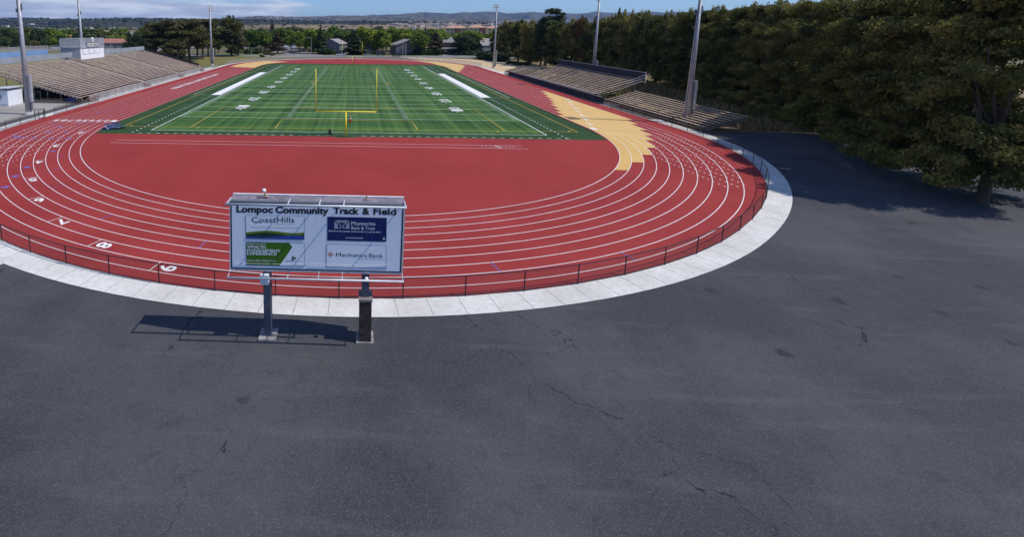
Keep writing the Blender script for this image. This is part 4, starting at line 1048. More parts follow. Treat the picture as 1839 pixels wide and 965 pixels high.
# ------------------------------------------------------------------ small things on the field
c = thing('traffic_cone', 'small orange cone on the turf just behind the near goal post', 'cone', (0.52, 7.0, Zr+0.02))
mb = MB(); mb.box((0, 0, 0.02), (0.42, 0.42, 0.04)); mb.build('base', mat('cone_base', (0.45, 0.07, 0.04), 0.6), c)
mb = MB(); mb.tube((0, 0, 0.04), (0, 0, 0.75), 0.17, 0.035, 14); mb.build('cone_body', mat('cone_orange', (0.70, 0.10, 0.06), 0.5), c, True)
mb = MB(); mb.tube((0, 0, 0.36), (0, 0, 0.52), 0.122, 0.096, 14); mb.build('collar', M_white, c, True)
b_ = thing('equipment_bag', 'small black bag standing on the white end line left of the goal post', 'bag', (-1.9, -0.95, Zr+0.01))
mb = MB(); mb.box((0, 0, 0.28), (0.34, 0.28, 0.56), 0.3, 0, 0.8); mb.build('bag_body', M_black, b_)
mb = MB(); mb.path([(-0.1, 0, 0.55), (-0.07, 0, 0.68), (0.07, 0, 0.68), (0.1, 0, 0.55)], 0.02, 5); mb.build('strap', M_black, b_)
# heap of dark blue hurdles at the corner of the turf
M_hn = mat('hurdle_navy', (0.020, 0.035, 0.11), 0.5, coord='obj', var=0.2); M_hg = mat('hurdle_grey', (0.16, 0.20, 0.33), 0.5)
hs = [(-30.35, 1.1, 0.25, 0.3), (-30.0, 1.6, 0.32, -0.4), (-29.55, 1.0, 0.2, 0.9), (-29.2, 0.5, 0.12, 0.15), (-29.75, 0.2, 0.12, -0.9), (-28.75, 0.85, 0.10, 0.5), (-30.25, 0.45, 0.08, 1.3)]
def make_hurdle():
    t = thing('hurdle', 'dark blue hurdle lying in the heap at the near left turf corner', 'hurdle', (0, 0, 0), 0, 'heap of dark blue hurdles')
    mb = MB()
    for s in (-1, 1): mb.path([(s*0.55, -0.35, 0.03), (s*0.55, 0.35, 0.03), (s*0.55, 0.35, 0.10)], 0.04, 6); mb.box((s*0.55, 0.0, 0.09), (0.09, 0.9, 0.07))
    mb.tube((-0.55, 0.35, 0.09), (0.55, 0.35, 0.09), 0.035, 0.035, 6); mb.build('frame', M_hn, t)
    mb = MB(); mb.box((0, -0.42, 0.14), (1.2, 0.16, 0.05)); mb.build('crossbar', M_hg, t)
    mb = MB(); mb.box((0, -0.05, 0.07), (1.0, 0.5, 0.03)); mb.build('cover_panel', M_hn, t)
    return t
h0 = make_hurdle()
for i, (x, y, z, rz) in enumerate(hs):
    o = h0 if i == 0 else copy_tree(h0)
    o.location = (x, y, Zr+z); o.rotation_euler = (0.15*math.sin(i*2.1), 0.18*math.cos(i*1.7), rz)
# pole vault / jump pad cover by the stand
p_ = gz(124, 181.5)
t = thing('tarp_bundle', 'blue tarp bundle on the ground beside the left grandstand', 'tarp', (p_.x, p_.y+0.4, 0))
mb = MB(); mb.ball((0, 0, 0.14), 0.8, 14, 8, (1.2, 0.7, 0.5)); mb.build('tarp', mat('tarp_blue', (0.035, 0.06, 0.28), 0.6, coord='obj', var=0.3, scale=3), t, True)
mb = MB(); mb.ball((-0.9, -0.1, 0.16), 0.42, 10, 6, (1.1, 0.8, 0.7)); mb.build('black_sack', M_black, t, True)
# barrier shadow-dark mat on the right straight

# ------------------------------------------------------------------ houses
def house(name, label, cat, x, y, w, d, h, rh, rz, mw, mr, cols=3, storeys=2, group=None, hip=False, z0=0.0, garage=False, over=0.5, winm=None, chim=False):
    """gable (ridge along x) or hip roofed house; the front faces -y locally"""
    t = thing(name, label, cat, (x, y, z0), rz, group)
    mb = MB(); a, b = w/2, d/2
    mb.box((0, 0, h/2-0.1), (w, d, h+0.2))
    if not hip:
        for s in (-1, 1): mb.face([(s*a, -b, h), (s*a, b, h), (s*a, 0, h+rh)][::s])
    mb.build('wall', mw, t)
    mb = MB(); e = over; th = 0.16
    if hip:
        r = max(0.2, a-b); eA = [(-a-e, -b-e, h), (a+e, -b-e, h), (a+e, b+e, h), (-a-e, b+e, h)]; rA = [(-r, 0, h+rh), (r, 0, h+rh)]
        mb.face([eA[0], eA[1], rA[1], rA[0]]); mb.face([eA[2], eA[3], rA[0], rA[1]]); mb.face([eA[1], eA[2], rA[1]]); mb.face([eA[3], eA[0], rA[0]])
        mb.face([(p[0], p[1], h-0.05) for p in reversed(eA)])
        for k in range(4):
            p, q = eA[k], eA[(k+1) % 4]; mb.face([(p[0], p[1], h-0.05), (q[0], q[1], h-0.05), q, p])
    else:
        sl = rh/b
        for s in (-1, 1):
            yo = s*(b+e); zo = h-e*sl
            q = [(-a-e, yo, zo+th), (a+e, yo, zo+th), (a+e, 0, h+rh+th), (-a-e, 0, h+rh+th), (-a-e, yo, zo), (a+e, yo, zo), (a+e, 0, h+rh), (-a-e, 0, h+rh)]
            i0 = len(mb.v); mb.v += q
            for f in ((0, 1, 2, 3), (7, 6, 5, 4), (0, 4, 5, 1), (1, 5, 6, 2), (3, 2, 6, 7), (0, 3, 7, 4)): mb.f.append(tuple(i0+k for k in (f if s < 0 else f[::-1]))); mb.mi.append(0)
    rf = mb.build('roof', mr, t)
    if chim: mb = MB(); mb.box((a*0.4, 0.6, h+rh*0.7), (0.8, 0.6, 1.8)); mb.build('chimney', M_brick, rf)
    for sy in range(storeys):
        for k in range(cols):
            wx = -a+w*(k+0.5)/cols; wz = 1.5+sy*2.75
            if garage and sy == 0 and k == 0:
                mb = MB(); mb.box((wx, -b-0.02, 1.1), (2.4, 0.08, 2.2)); mb.build('garage_door', M_white, t); continue
            mb = MB(); mb.box((wx, -b-0.02, wz), (1.5, 0.10, 1.25)); wf = mb.build('window', winm or M_white, t)
            mb = MB(); mb.box((wx, -b-0.05, wz), (1.3, 0.08, 1.05)); mb.build('pane', M_glass, wf)
    mb = MB(); mb.box((a*0.12, -b-0.02, 1.0), (0.95, 0.10, 2.0)); mb.build('door', M_bark, t)
    for s in (-1, 1):
        for wy, wz in ([(-b*0.45, 1.6), (b*0.45, 1.6)]+([(-b*0.4, 4.2), (b*0.3, 4.2)] if storeys > 1 else [])):
            mb = MB(); mb.box((s*(a+0.02), wy, wz), (0.10, 1.5, 1.3)); wf = mb.build('window', winm or M_white, t)
            mb = MB(); mb.box((s*(a+0.05), wy, wz), (0.08, 1.3, 1.1)); mb.build('pane', M_glass, wf)
    return t
M_apt = mat('apartment_grey', (0.17, 0.17, 0.19), 0.85, var=0.08, scale=0.6, coord='obj'); M_aptl = mat('apartment_pale', (0.62, 0.60, 0.58), 0.85, var=0.06, scale=0.6, coord='obj')
M_roofg = mat('shingle_grey', (0.27, 0.25, 0.245), 0.9, var=0.16, scale=1.2, coord='obj'); M_roofr = mat('tile_red', (0.33, 0.155, 0.115), 0.9, var=0.18, scale=1.2, coord='obj')
M_tanw = mat('tan_stucco', (0.60, 0.47, 0.30), 0.9, var=0.08, scale=0.3, coord='obj'); M_roofs = mat('tile_salmon', (0.46, 0.28, 0.20), 0.9, var=0.14, scale=0.5, coord='obj')
M_redw = mat('brown_red_stucco', (0.26, 0.09, 0.07), 0.9, coord='obj', var=0.1)
def hx(px, y, row=98): return gy(px, row, y).x
house('house', 'grey two storey gabled house behind the silver car, left of the dark cedar', 'house', hx(600, 183), 186, 9.5, 10, 5.2, 2.3, R(68), M_apt, M_roofg, 2)
house('house', 'grey two storey house with a low wide gable right of the far goal post', 'house', hx(732, 186), 188, 12, 15, 4.8, 2.6, R(100), M_apt, M_roofg, 3)
house('house', 'dark grey shingled house half hidden beside the far right light pole', 'house', hx(872, 182), 186, 9, 9, 5.0, 3.0, R(25), M_apt, M_roofg, 2)
house('house', 'white two storey house behind the tall pine left of the street trees', 'house', hx(428, 208), 210, 9, 9, 6.2, 3.6, R(100), M_aptl, M_roofg, 2)
house('house', 'small grey roofed house among the street trees behind the black car', 'house', hx(667, 190), 194, 8, 8, 4.6, 2.4, R(90), M_apt, M_roofg, 2)
house('house', 'low pale house at the end of the side street', 'house', hx(514, 262), 275, 12, 9, 3.2, 2.0, R(8), M_aptl, M_roofg, 2, 1, garage=True)
house('house', 'pale gabled house top showing above the left street trees', 'house', hx(460, 300), 306, 9, 8, 8.0, 2.4, R(20), M_aptl, M_roofg, 3, 2)
house('house', 'grey roofed house between the carport trees', 'house', hx(812, 214), 216, 9, 9, 5.4, 2.8, R(-10), M_apt, M_roofg, 2)
house('house', 'red tiled low house left of the press box', 'house', hx(116, 258), 268, 15, 10, 5.0, 2.6, R(10), M_apt, M_roofr, 3, 1)
house('house', 'red tiled low house right of the press box', 'house', hx(203, 236), 240, 17, 9, 3.4, 2.4, R(14), M_apt, M_roofr, 3, 1)
house('house', 'small red roofed house above the blue windscreen', 'house', hx(28, 262), 268, 10, 8, 3.2, 2.2, R(-15), M_aptl, M_roofr, 2, 1)
# carport
t = thing('carport', 'long flat roofed carport over parked cars across the road', 'carport', (hx(809, 190), 191, 0))
mb = MB(); mb.box((0, 0, 2.9), (15.5, 5.4, 0.32)); mb.build('roof', mat('carport_roof', (0.44, 0.42, 0.40), 0.8), t)
mb = MB(); mb.box((0, -2.72, 2.72), (15.5, 0.06, 0.34)); mb.build('fascia', M_aptl, t)
for k in range(6): MB().tube((-7.2+2.88*k, -2.2, -0.05), (-7.2+2.88*k, -2.2, 2.75), 0.09, 0.09, 6).build('post', M_galvd, t)
mb = MB(); mb.box((0, 2.6, 1.4), (15.5, 0.12, 2.8)); mb.build('back_wall', M_apt, t)
# tan apartment complex
def tan_block(label, px0, px1, y, h, rows_, mt=None):
    xa, xb = gy(px0, 50, y).x, gy(px1, 50, y).x; w = xb-xa; xc = (xa+xb)/2
    t = thing('apartment_building', label, 'apartment block', (xc, y, 0), 0, 'tan apartment blocks beyond the street trees')
    mb = MB(); mb.box((0, 6, h/2-0.1), (w, 12, h+0.2)); mb.build('wall', mt or M_tanw, t)
    nb = max(2, int(w/7.5))
    for k in range(nb):
        if k % 2:
            mb = MB(); mb.box((-w/2+w*(k+0.5)/nb, -0.25, h/2-0.1), (w/nb*0.8, 0.9, h-0.4)); mb.build('bay', M_redw, t)
    mb = MB(); rr = w/2-6.5; E_ = [(-w/2-.7, -.7, h), (w/2+.7, -.7, h), (w/2+.7, 12.7, h), (-w/2-.7, 12.7, h)]; r = max(0.5, rr)
    A, B = (-r, 6, h+2.6), (r, 6, h+2.6)
    mb.face([E_[0], E_[1], B, A]); mb.face([E_[2], E_[3], A, B]); mb.face([E_[1], E_[2], B]); mb.face([E_[3], E_[0], A]); mb.face(E_[::-1]); mb.build('roof', M_roofs, t)
    for s in range(4):
        for k in range(nb*2):
            mb = MB(); mb.box((-w/2+w*(k+0.5)/(nb*2), -0.10 if (k//2) % 2 == 0 else -0.75, 2.0+3.3*s), (1.7, 0.16, 1.9)); mb.build('window', M_glass, t)
    return t
tan_block('tan apartment block with salmon roof above the trees, leftmost of three', 801, 842, 432, 13.6, 4)
tan_block('tan apartment block with the tallest salmon roof, middle of three', 843, 874, 420, 14.2, 4)
tan_block('tan apartment block behind the far right light pole, rightmost of three', 875, 912, 428, 13.6, 4)

# tennis court screens at the left, lamp posts, signs
t = thing('tennis_court_fence', 'tall court fence with a blue windscreen behind the left grandstand', 'fence', (0, 0, 0))
A, B = gz(87, 99.9), gz(-60, 112)
for k in range(13):
    p_ = A.lerp(B, k/12)+Vector((-0.25, 0.25, 0)); MB().tube((p_.x, p_.y, 0), (p_.x, p_.y, 4.7), 0.07, 0.07, 6).build('post', M_galv, t)
mb = MB(); mb.face([(A.x, A.y, 0.05), (B.x, B.y, 0.05), (B.x, B.y, 2.85), (A.x, A.y, 2.85)]); mb.build('windscreen', M_bluescreen, t)
mb = MB(); mb.face([(A.x, A.y, 2.85), (B.x, B.y, 2.85), (B.x, B.y, 4.7), (A.x, A.y, 4.7)], 0, [(0, 0), (30, 0), (30, 2), (0, 2)]); mb.build('fence_panel', wire_mat('court_wire', (0.30, 0.31, 0.33), 0.55, freq=6), t)
mb = MB(); mb.tube((A.x, A.y, 4.7), (B.x, B.y, 4.7), 0.05, 0.05, 6); mb.build('top_rail', M_galv, t)
def street_lamp(label, px, base, top, armdir=1):
    p_ = gz(px, base); H = gy(px, top, p_.y).z
    t = thing('street_lamp', label, 'street lamp', (p_.x, p_.y, 0), 0, 'street lamps')
    MB().tube((0, 0, -0.05), (0, 0, H), 0.11, 0.07, 8).build('pole', M_galv, t)
    MB().tube((0, 0, H-0.05), (armdir*1.8, 0, H+0.25), 0.05, 0.04, 6).build('arm', M_galv, t)
    MB().box((armdir*2.1, 0, H+0.22), (0.8, 0.32, 0.16)).build('lamp_head', M_lamp, t)
street_lamp('slim pale street lamp in the parking lot left of the press box', 109, 84.5, 64)
street_lamp('slim pale street lamp right of the press box', 199, 90, 66)
street_lamp('slim street lamp between the bright street trees and the dark conifer', 559.5, 97, 68, -1)
street_lamp('short street lamp by the verge left of the side street', 451.5, 101, 86)
def plain_pole(label, px, base, top, mt):
    p_ = gz(px, base); H = gy(px, top, p_.y).z
    t = thing('flag_pole', label, 'pole', (p_.x, p_.y, 0), 0, 'thin white poles by the verge')
    MB().tube((0, 0, -0.05), (0, 0, H), 0.10, 0.08, 8).build('pole', mt, t); MB().ball((0, 0, H+0.08), 0.13, 8, 6).build('finial', mt, t)
plain_pole('thin white pole in front of the grey gabled house, left of a pair', 723.4, 98.5, 75.5, M_aptl)
plain_pole('thin white pole in front of the grey gabled house, right of a pair', 728.4, 99.0, 77.5, M_aptl)

# ------------------------------------------------------------------ cars
def car(label, x, y, rz, c, kind='sedan', z0=0.0, nm='parked_car', group='parked cars'):
    t = thing(nm, label, {'sedan': 'car', 'suv': 'car', 'van': 'van'}[kind], (x, y, z0), rz, group)
    M_c = mat('car_paint_%02d%02d%02d' % tuple(int(v*99) for v in c), c, 0.25, 0.2, spec=0.6)
    L_, W_ = 4.6, 1.8
    if kind == 'sedan': lo = [(-2.3, .35), (2.25, .35), (2.3, .62), (2.2, .80), (1.0, .92), (-1.5, .95), (-2.25, .88)]; up = [(-1.65, .94), (-1.0, 1.40), (0.25, 1.42), (1.05, .91)]
    elif kind == 'suv': lo = [(-2.3, .40), (2.3, .40), (2.35, .75), (2.2, 1.0), (1.0, 1.08), (-2.25, 1.10)]; up = [(-2.15, 1.08), (-1.95, 1.68), (0.35, 1.70), (1.1, 1.06)]
    else: lo = [(-2.5, .40), (2.5, .40), (2.55, .8), (2.3, 1.15), (-2.5, 1.2)]; up = [(-2.5, 1.18), (-2.45, 2.0), (1.2, 2.0), (2.0, 1.15)]
    def ext(pr, w0, w1, mi=0):
        zs = [p[1] for p in pr]; z0_, z1_ = min(zs), max(zs); mb = MB(); n_ = len(pr)
        A = []; B = []
        for (px_, pz) in pr:
            w = w0+(w1-w0)*(pz-z0_)/(z1_-z0_); A.append((px_, -w/2, pz)); B.append((px_, w/2, pz))
        mb.face(A); mb.face(B[::-1])
        for k in range(n_): mb.face([A[(k+1) % n_], A[k], B[k], B[(k+1) % n_]])
        return mb
    ext(lo, W_, W_-0.06).build('body', M_c, t)
    ext(up, W_-0.12, W_-0.45).build('cabin_glass', M_glass, t)
    rp = [(up[1][0]-0.03, up[1][1]-0.03), (up[2][0]+0.03, up[2][1]-0.03), (up[2][0]-0.05, up[2][1]+0.04), (up[1][0]+0.05, up[1][1]+0.04)]
    ext(rp, W_-0.42, W_-0.50).build('roof', M_c, t)
    for sx_ in (-1.42, 1.42):
        for sy_ in (-1, 1):
            wh = MB().tube((sx_, sy_*0.70, .32), (sx_, sy_*0.92, .32), .32, .32, 12).build('wheel', M_black, t)
            MB().tube((sx_, sy_*0.921, .32), (sx_, sy_*0.935, .32), .19, .19, 10).build('rim', M_galv, wh)
    for sy_ in (-1, 1):
        MB().box((2.26, sy_*0.62, .70), (0.10, 0.34, 0.14)).build('headlight', M_lens, t)
        MB().box((-2.27, sy_*0.64, .78), (0.08, 0.30, 0.14)).build('tail_light', mat('tail_red', (0.35, 0.02, 0.02), 0.3), t)
    return t
def car_at(label, px, base, rz, c, kind='sedan'):
    p_ = gz(px, base); return car(label, p_.x, p_.y+0.9, rz, c, kind)
car_at('silver sedan parked on the road behind the far goal post', 612, 100.0, R(178), (0.60, 0.62, 0.64))
car_at('pale grey sedan in the shade right of the far goal post', 661, 99.8, R(2), (0.16, 0.17, 0.18))
car_at('black hatchback parked beside the verge, left of the large black car', 683.5, 99.8, R(2), (0.015, 0.015, 0.018), 'suv')
car_at('large black car on the road in front of the grey gabled house', 713, 100.6, R(184), (0.012, 0.013, 0.016), 'suv')
car_at('dark blue sedan parked along the side street under the trees', 545, 92.5, R(100), (0.02, 0.03, 0.10))
car_at('white pickup parked in the drive left of the side street', 494, 88.5, R(20), (0.62, 0.63, 0.63), 'suv')
car_at('white sedan parked behind the black hatchback near the small house', 684, 95.4, R(10), (0.65, 0.65, 0.62))
car_at('white van in the parking lot left of the street lamp', 99, 88.0, R(5), (0.70, 0.70, 0.70), 'van')
car_at('white sedan in the parking lot right of the street lamp', 114, 86.6, R(15), (0.70, 0.69, 0.62), 'suv')
car_at('dark red car at the edge of the parking lot', 117, 91.6, R(4), (0.16, 0.015, 0.025), 'suv')
car_at('white car parked by the dark hedge behind the far right light pole', 889, 101.0, R(172), (0.72, 0.74, 0.75), 'sedan')
car_at('white car under the cypress trees, rightmost of the far cars', 905, 99.4, R(176), (0.66, 0.67, 0.67), 'sedan')
for k, px in enumerate((797, 805.5, 818)):
    p_ = gy(px, 93, 191.5)
    car(('dark car under the left end of the carport', 'grey car under the middle of the carport', 'white car under the right end of the carport')[k], p_.x, 191.5, R(90), ((0.03, 0.03, 0.035), (0.25, 0.26, 0.28), (0.55, 0.55, 0.53))[k])

# ------------------------------------------------------------------ trees
def leaf_mat(name, dark, light, trans=0.18, scale=0.9, rnd=0.22):
    return mat(name, light, 0.75, c2=dark, scale=scale, coord='obj', detail=5.0, rnd=rnd, trans=trans, spec=0.25, lo=0.36, hi=0.62)
M_lf_green = leaf_mat('leaf_street', (0.060, 0.110, 0.017), (0.175, 0.250, 0.034), 0.25)
M_lf_bright = leaf_mat('leaf_bright', (0.095, 0.155, 0.018), (0.270, 0.330, 0.038), 0.28)
M_lf_cyp = leaf_mat('leaf_cypress', (0.045, 0.058, 0.018), (0.235, 0.225, 0.050), 0.38, 0.35, 0.42)
M_lf_pine = leaf_mat('leaf_pine', (0.040, 0.048, 0.018), (0.125, 0.120, 0.036), 0.22, 0.5)
M_lf_con = leaf_mat('leaf_conifer', (0.026, 0.050, 0.020), (0.080, 0.115, 0.038), 0.18, 0.7)
M_lf_olive = leaf_mat('leaf_olive', (0.055, 0.065, 0.018), (0.150, 0.150, 0.042), 0.2)
M_lf_brown = leaf_mat('leaf_brown', (0.045, 0.040, 0.020), (0.105, 0.085, 0.040), 0.12)
M_lf_rust = leaf_mat('leaf_rust', (0.10, 0.060, 0.02), (0.19, 0.115, 0.035), 0.12)
M_lf_far = leaf_mat('leaf_far', (0.036, 0.058, 0.018), (0.100, 0.120, 0.035), 0.15, 0.25, 0.35)

def leaves(rng, blobs, n, size, up=0.55, shell=0.45, flat=1.0, droop=0.0):
    """n leaf clumps (small bent quads) spread through ellipsoid blobs (cx,cy,cz,rx,ry,rz)"""
    B = np.array(blobs, float); wgt = (B[:, 3]*B[:, 4]+B[:, 3]*B[:, 5]+B[:, 4]*B[:, 5]); wgt /= wgt.sum()
    k = rng.choice(len(B), n, p=wgt); d = rng.normal(size=(n, 3)); d /= np.linalg.norm(d, axis=1)[:, None]
    r = shell+(1-shell)*rng.random(n)**0.7; r *= 1+0.16*rng.normal(size=n)
    P = B[k, :3]+d*B[k, 3:]*r[:, None]
    nrm = d*0.6+rng.normal(size=(n, 3))*0.55; nrm[:, 2] += up; nrm /= np.linalg.norm(nrm, axis=1)[:, None]
    a = np.cross(nrm, rng.normal(size=(n, 3))); a /= np.linalg.norm(a, axis=1)[:, None]; b = np.cross(nrm, a)
    s = size*(0.55+0.9*rng.random(n))[:, None]; w = s*(0.45+0.4*rng.random(n))[:, None]
    V = np.stack([P-a*s, P-b*w+nrm*s*0.12, P+a*s, P+b*w-nrm*s*0.10*0], 1).reshape(-1, 3)
    return V
def leaf_object(name, V, mt, parent=None):
    n = len(V)//4; me = bpy.data.meshes.new(name); me.vertices.add(len(V)); me.vertices.foreach_set('co', V.astype(np.float32).ravel())
    me.loops.add(len(V)); me.loops.foreach_set('vertex_index', np.arange(len(V), dtype=np.int32))
    me.polygons.add(n); me.polygons.foreach_set('loop_start', np.arange(0, len(V), 4, dtype=np.int32)); me.polygons.foreach_set('loop_total', np.full(n, 4, dtype=np.int32))
    me.materials.append(mt); me.update(calc_edges=True); me.validate()
    o = bpy.data.objects.new(name, me); col.objects.link(o)
    if parent: o.parent = parent
    return o
PROTO = {}
def proto(kind, seed):
    """meshes (crown, trunk) of a tree one unit-sized: real metres, base at the origin; returns (crown mesh, trunk mesh, height)"""
    if (kind, seed) in PROTO: return PROTO[(kind, seed)]
    rng = np.random.default_rng(seed*97+len(kind)*13+sum(map(ord, kind))); blobs = []; tr = MB()
    U = lambda a, b: float(rng.uniform(a, b))
    if kind == 'street':            # rounded upright broadleaf
        H = 11.0; tr.tube((0, 0, -0.1), (U(-.2, .2), U(-.2, .2), 3.2), 0.22, 0.16, 8)
        blobs.append((0, 0, 6.6, 2.3, 2.3, 3.2))
        for i in range(15):
            a = U(0, 6.28); z = U(2.7, 9.6); rr = 2.7*math.sin(math.pi*min(1, max(0.08, (z-2.2)/9.4)))**0.7*U(0.6, 1.05); s = U(0.95, 1.7)
            blobs.append((rr*math.cos(a), rr*math.sin(a), z, s, s, s*U(0.8, 1.15)))
            if i < 6: tr.tube((0, 0, U(2.0, 3.2)), (rr*math.cos(a)*0.8, rr*math.sin(a)*0.8, z), 0.11, 0.04, 6)
        V = leaves(rng, blobs, 4200, 0.33)
    elif kind == 'round':           # dense round crown
        H = 9.5; tr.tube((0, 0, -0.1), (0.1, 0, 3.0), 0.28, 0.2, 8); blobs.append((0, 0, 5.8, 3.1, 3.1, 3.0))
        for i in range(16):
            a = U(0, 6.28); e = U(-0.5, 1.4); s = U(1.0, 1.8)
            blobs.append((3.0*math.cos(e)*math.cos(a), 3.0*math.cos(e)*math.sin(a), 5.6+2.6*math.sin(e), s, s, s*0.9))
            if i < 5: tr.tube((0, 0, 2.6), (2.2*math.cos(a), 2.2*math.sin(a), 5.4), 0.13, 0.05, 6)
        V = leaves(rng, blobs, 4400, 0.34)
    elif kind == 'conifer':         # tall layered conifer with drooping whorls
        H = 13.0; tr.tube((0, 0, -0.1), (0, 0, 12.6), 0.26, 0.04, 8)
        for i in range(15):
            z = 2.4+10.2*i/14; rr = (3.7-3.3*(i/14)**0.9)
            for j in range(6 if i < 11 else 4):
                a = U(0, 6.28); r2 = rr*U(0.55, 1.0); blobs.append((r2*0.62*math.cos(a), r2*0.62*math.sin(a), z+U(-.25, .25)-0.12*r2, r2*0.55, r2*0.55, 0.26))
        V = leaves(rng, blobs, 4600, 0.30, up=0.9)
    elif kind == 'spire':           # thin spiky conifer
        H = 14.0; tr.tube((0, 0, -0.1), (0, 0, 13.6), 0.24, 0.04, 8)
        for i in range(17):
            z = 1.8+11.8*i/16; rr = 2.3*(1-(i/16))**0.8+0.25
            for j in range(4):
                a = U(0, 6.28); r2 = rr*U(0.5, 1.0); blobs.append((r2*0.6*math.cos(a), r2*0.6*math.sin(a), z+U(-.3, .3), r2*0.5, r2*0.5, 0.30))
        V = leaves(rng, blobs, 3600, 0.28, up=0.7)
    elif kind == 'cypress':         # dense, broad, ragged windbreak cypress with foliage almost to the ground
        H = 16.0; tr.tube((0, 0, -0.1), (U(-.4, .4), U(-.4, .4), 7.0), 0.45, 0.28, 8)
        for i in range(7):
            a = U(0, 6.28); z = U(5, 12); tr.tube((0, 0, U(1.5, 5.5)), (3.4*math.cos(a), 3.4*math.sin(a), z), 0.2, 0.06, 6)
        for i in range(78):
            z = 0.9+14.1*U(0, 1)**0.95; rr = (5.1 if z < 9 else 5.1*(1-0.68*((z-9)/7.0)**1.5))*U(0.35, 1.0); a = U(0, 6.28); s = U(1.0, 2.0)
            blobs.append((rr*math.cos(a), rr*math.sin(a), z+rr*0.10, s*1.15, s*1.15, s*0.62))
        for i in range(7):
            a = U(0, 6.28); r2 = U(0.5, 3.2); blobs.append((r2*math.cos(a), r2*math.sin(a), U(14.0, 16.0), 0.55, 0.55, 1.0))
        V = leaves(rng, blobs, 17000, 0.25, up=0.5, shell=0.35)
    elif kind == 'cypress_near':    # the same windbreak seen closer: finer sprays
        H = 16.0; tr.tube((0, 0, -0.1), (U(-.4, .4), U(-.4, .4), 7.0), 0.45, 0.28, 10)
        for i in range(12):
            a = U(0, 6.28); z = U(4, 12); tr.tube((0, 0, U(1.2, 5.5)), (3.6*math.cos(a), 3.6*math.sin(a), z), 0.2, 0.05, 6)
        for i in range(150):
            z = 0.8+14.4*U(0, 1)**0.95; rr = (5.2 if z < 9 else 5.2*(1-0.70*((z-9)/7.0)**1.5))*U(0.40, 1.0); a = U(0, 6.28); s = U(0.6, 1.5)
            blobs.append((rr*math.cos(a), rr*math.sin(a), z+rr*0.08, s*1.2, s*1.2, s*0.5))
        for i in range(10):
            a = U(0, 6.28); r2 = U(0.5, 3.0); blobs.append((r2*math.cos(a), r2*math.sin(a), U(14.0, 16.0), 0.5, 0.5, 0.9))
        V = leaves(rng, blobs, 70000, 0.13, up=0.5, shell=0.35)
    elif kind == 'pine':            # spreading flat-topped pine, bare trunk below
        H = 16.0; tr.tube((0, 0, -0.1), (0.3, 0.1, 6.0), 0.5, 0.36, 8); tr.tube((0.3, 0.1, 6.0), (0.6, 0.2, 13.0), 0.36, 0.10, 8)
        for i in range(42):
            z = 4.8+10.6*U(0, 1)**0.8; rr = (6.6-0.06*(z-10)**2 if z < 12.5 else 5.2-0.7*(z-12.5))*U(0.25, 1.0); a = U(0, 6.28); s = U(1.1, 2.1)
            blobs.append((0.3+rr*math.cos(a), rr*math.sin(a), z, s*1.3, s*1.3, s*0.52))
            if i % 4 == 0: tr.tube((0.3, 0.1, max(3.6, z-2.6)), (0.3+rr*0.85*math.cos(a), rr*0.85*math.sin(a), z-0.2), 0.17, 0.05, 6)
        V = leaves(rng, blobs, 9000, 0.30, up=0.6, shell=0.3)
    elif kind == 'lean':            # wind-swept cypress head
        H = 17.0; tr.tube((0, 0, -0.1), (1.0, 0, 9.0), 0.5, 0.28, 8); tr.tube((1.0, 0, 9), (3.0, 0, 15.6), 0.28, 0.06, 8)
        for i in range(34):
            z = 3.5+12.6*U(0, 1); cx_ = 0.015*z*z*0.62; rr = max(0.6, 4.4*(1-((z-7)/11.5)**2 if z > 7 else 0.9))*U(0.3, 1.0); a = U(0, 6.28); s = U(0.8, 1.6)
            blobs.append((cx_+rr*math.cos(a), rr*math.sin(a), z+0.25*rr*math.cos(a), s*1.3, s, s*0.5))
        V = leaves(rng, blobs, 5600, 0.34, up=0.6, shell=0.3)
    elif kind == 'far':             # far tree, a handful of clumps
        H = 9.0; tr.tube((0, 0, -0.1), (0, 0, 3.5), 0.3, 0.2, 5); blobs.append((0, 0, 5.6, 2.6, 2.6, 2.8))
        for i in range(9): a = U(0, 6.28); z = U(3.4, 7.6); s = U(1.0, 1.9); blobs.append((2.4*math.cos(a)*U(.5, 1), 2.4*math.sin(a)*U(.5, 1), z, s, s, s))
        V = leaves(rng, blobs, 900, 0.62)
    elif kind == 'bush':
        H = 2.4
        for i in range(9): a = U(0, 6.28); s = U(0.5, 0.95); blobs.append((1.1*math.cos(a)*U(.2, 1), 1.1*math.sin(a)*U(.2, 1), U(0.5, 1.6), s, s, s*0.85))
        tr.tube((0, 0, -0.1), (0, 0, 1.2), 0.1, 0.05, 6); V = leaves(rng, blobs, 1000, 0.22)
    hz = float(np.quantile(V[:, 2], 0.997))
    PROTO[(kind, seed)] = (V, tr, hz)
    return PROTO[(kind, seed)]
TREE_SRC = {}
def tree(kind, seed, label, x, y, H, mt, width=1.0, rz=None, group=None, nm=None, cat='tree'):
    V, tr, hz = proto(kind, seed)
    key = (kind, seed, mt.name)
    if key not in TREE_SRC:
        r_ = thing('tree', '', cat); leaf_object('crown', V, mt, r_); tr.build('trunk', M_bark, r_); TREE_SRC[key] = r_; o = r_
    else: o = copy_tree(TREE_SRC[key])
    o.name = nm or {'street': 'street_tree', 'round': 'round_tree', 'conifer': 'conifer_tree', 'spire': 'conifer_tree', 'cypress': 'cypress_tree', 'cypress_near': 'cypress_tree', 'pine': 'pine_tree', 'lean': 'cypress_tree', 'far': 'distant_tree', 'bush': 'bush'}[kind]
    s = H/hz; o.scale = (s*width, s*width, s); o.location = (x, y, 0); o.rotation_euler = (0, 0, rng_t.uniform(0, 6.28) if rz is None else rz)
    o['label'] = label; o['category'] = cat
    if group: o['group'] = group
    elif 'group' in o: del o['group']
    return o
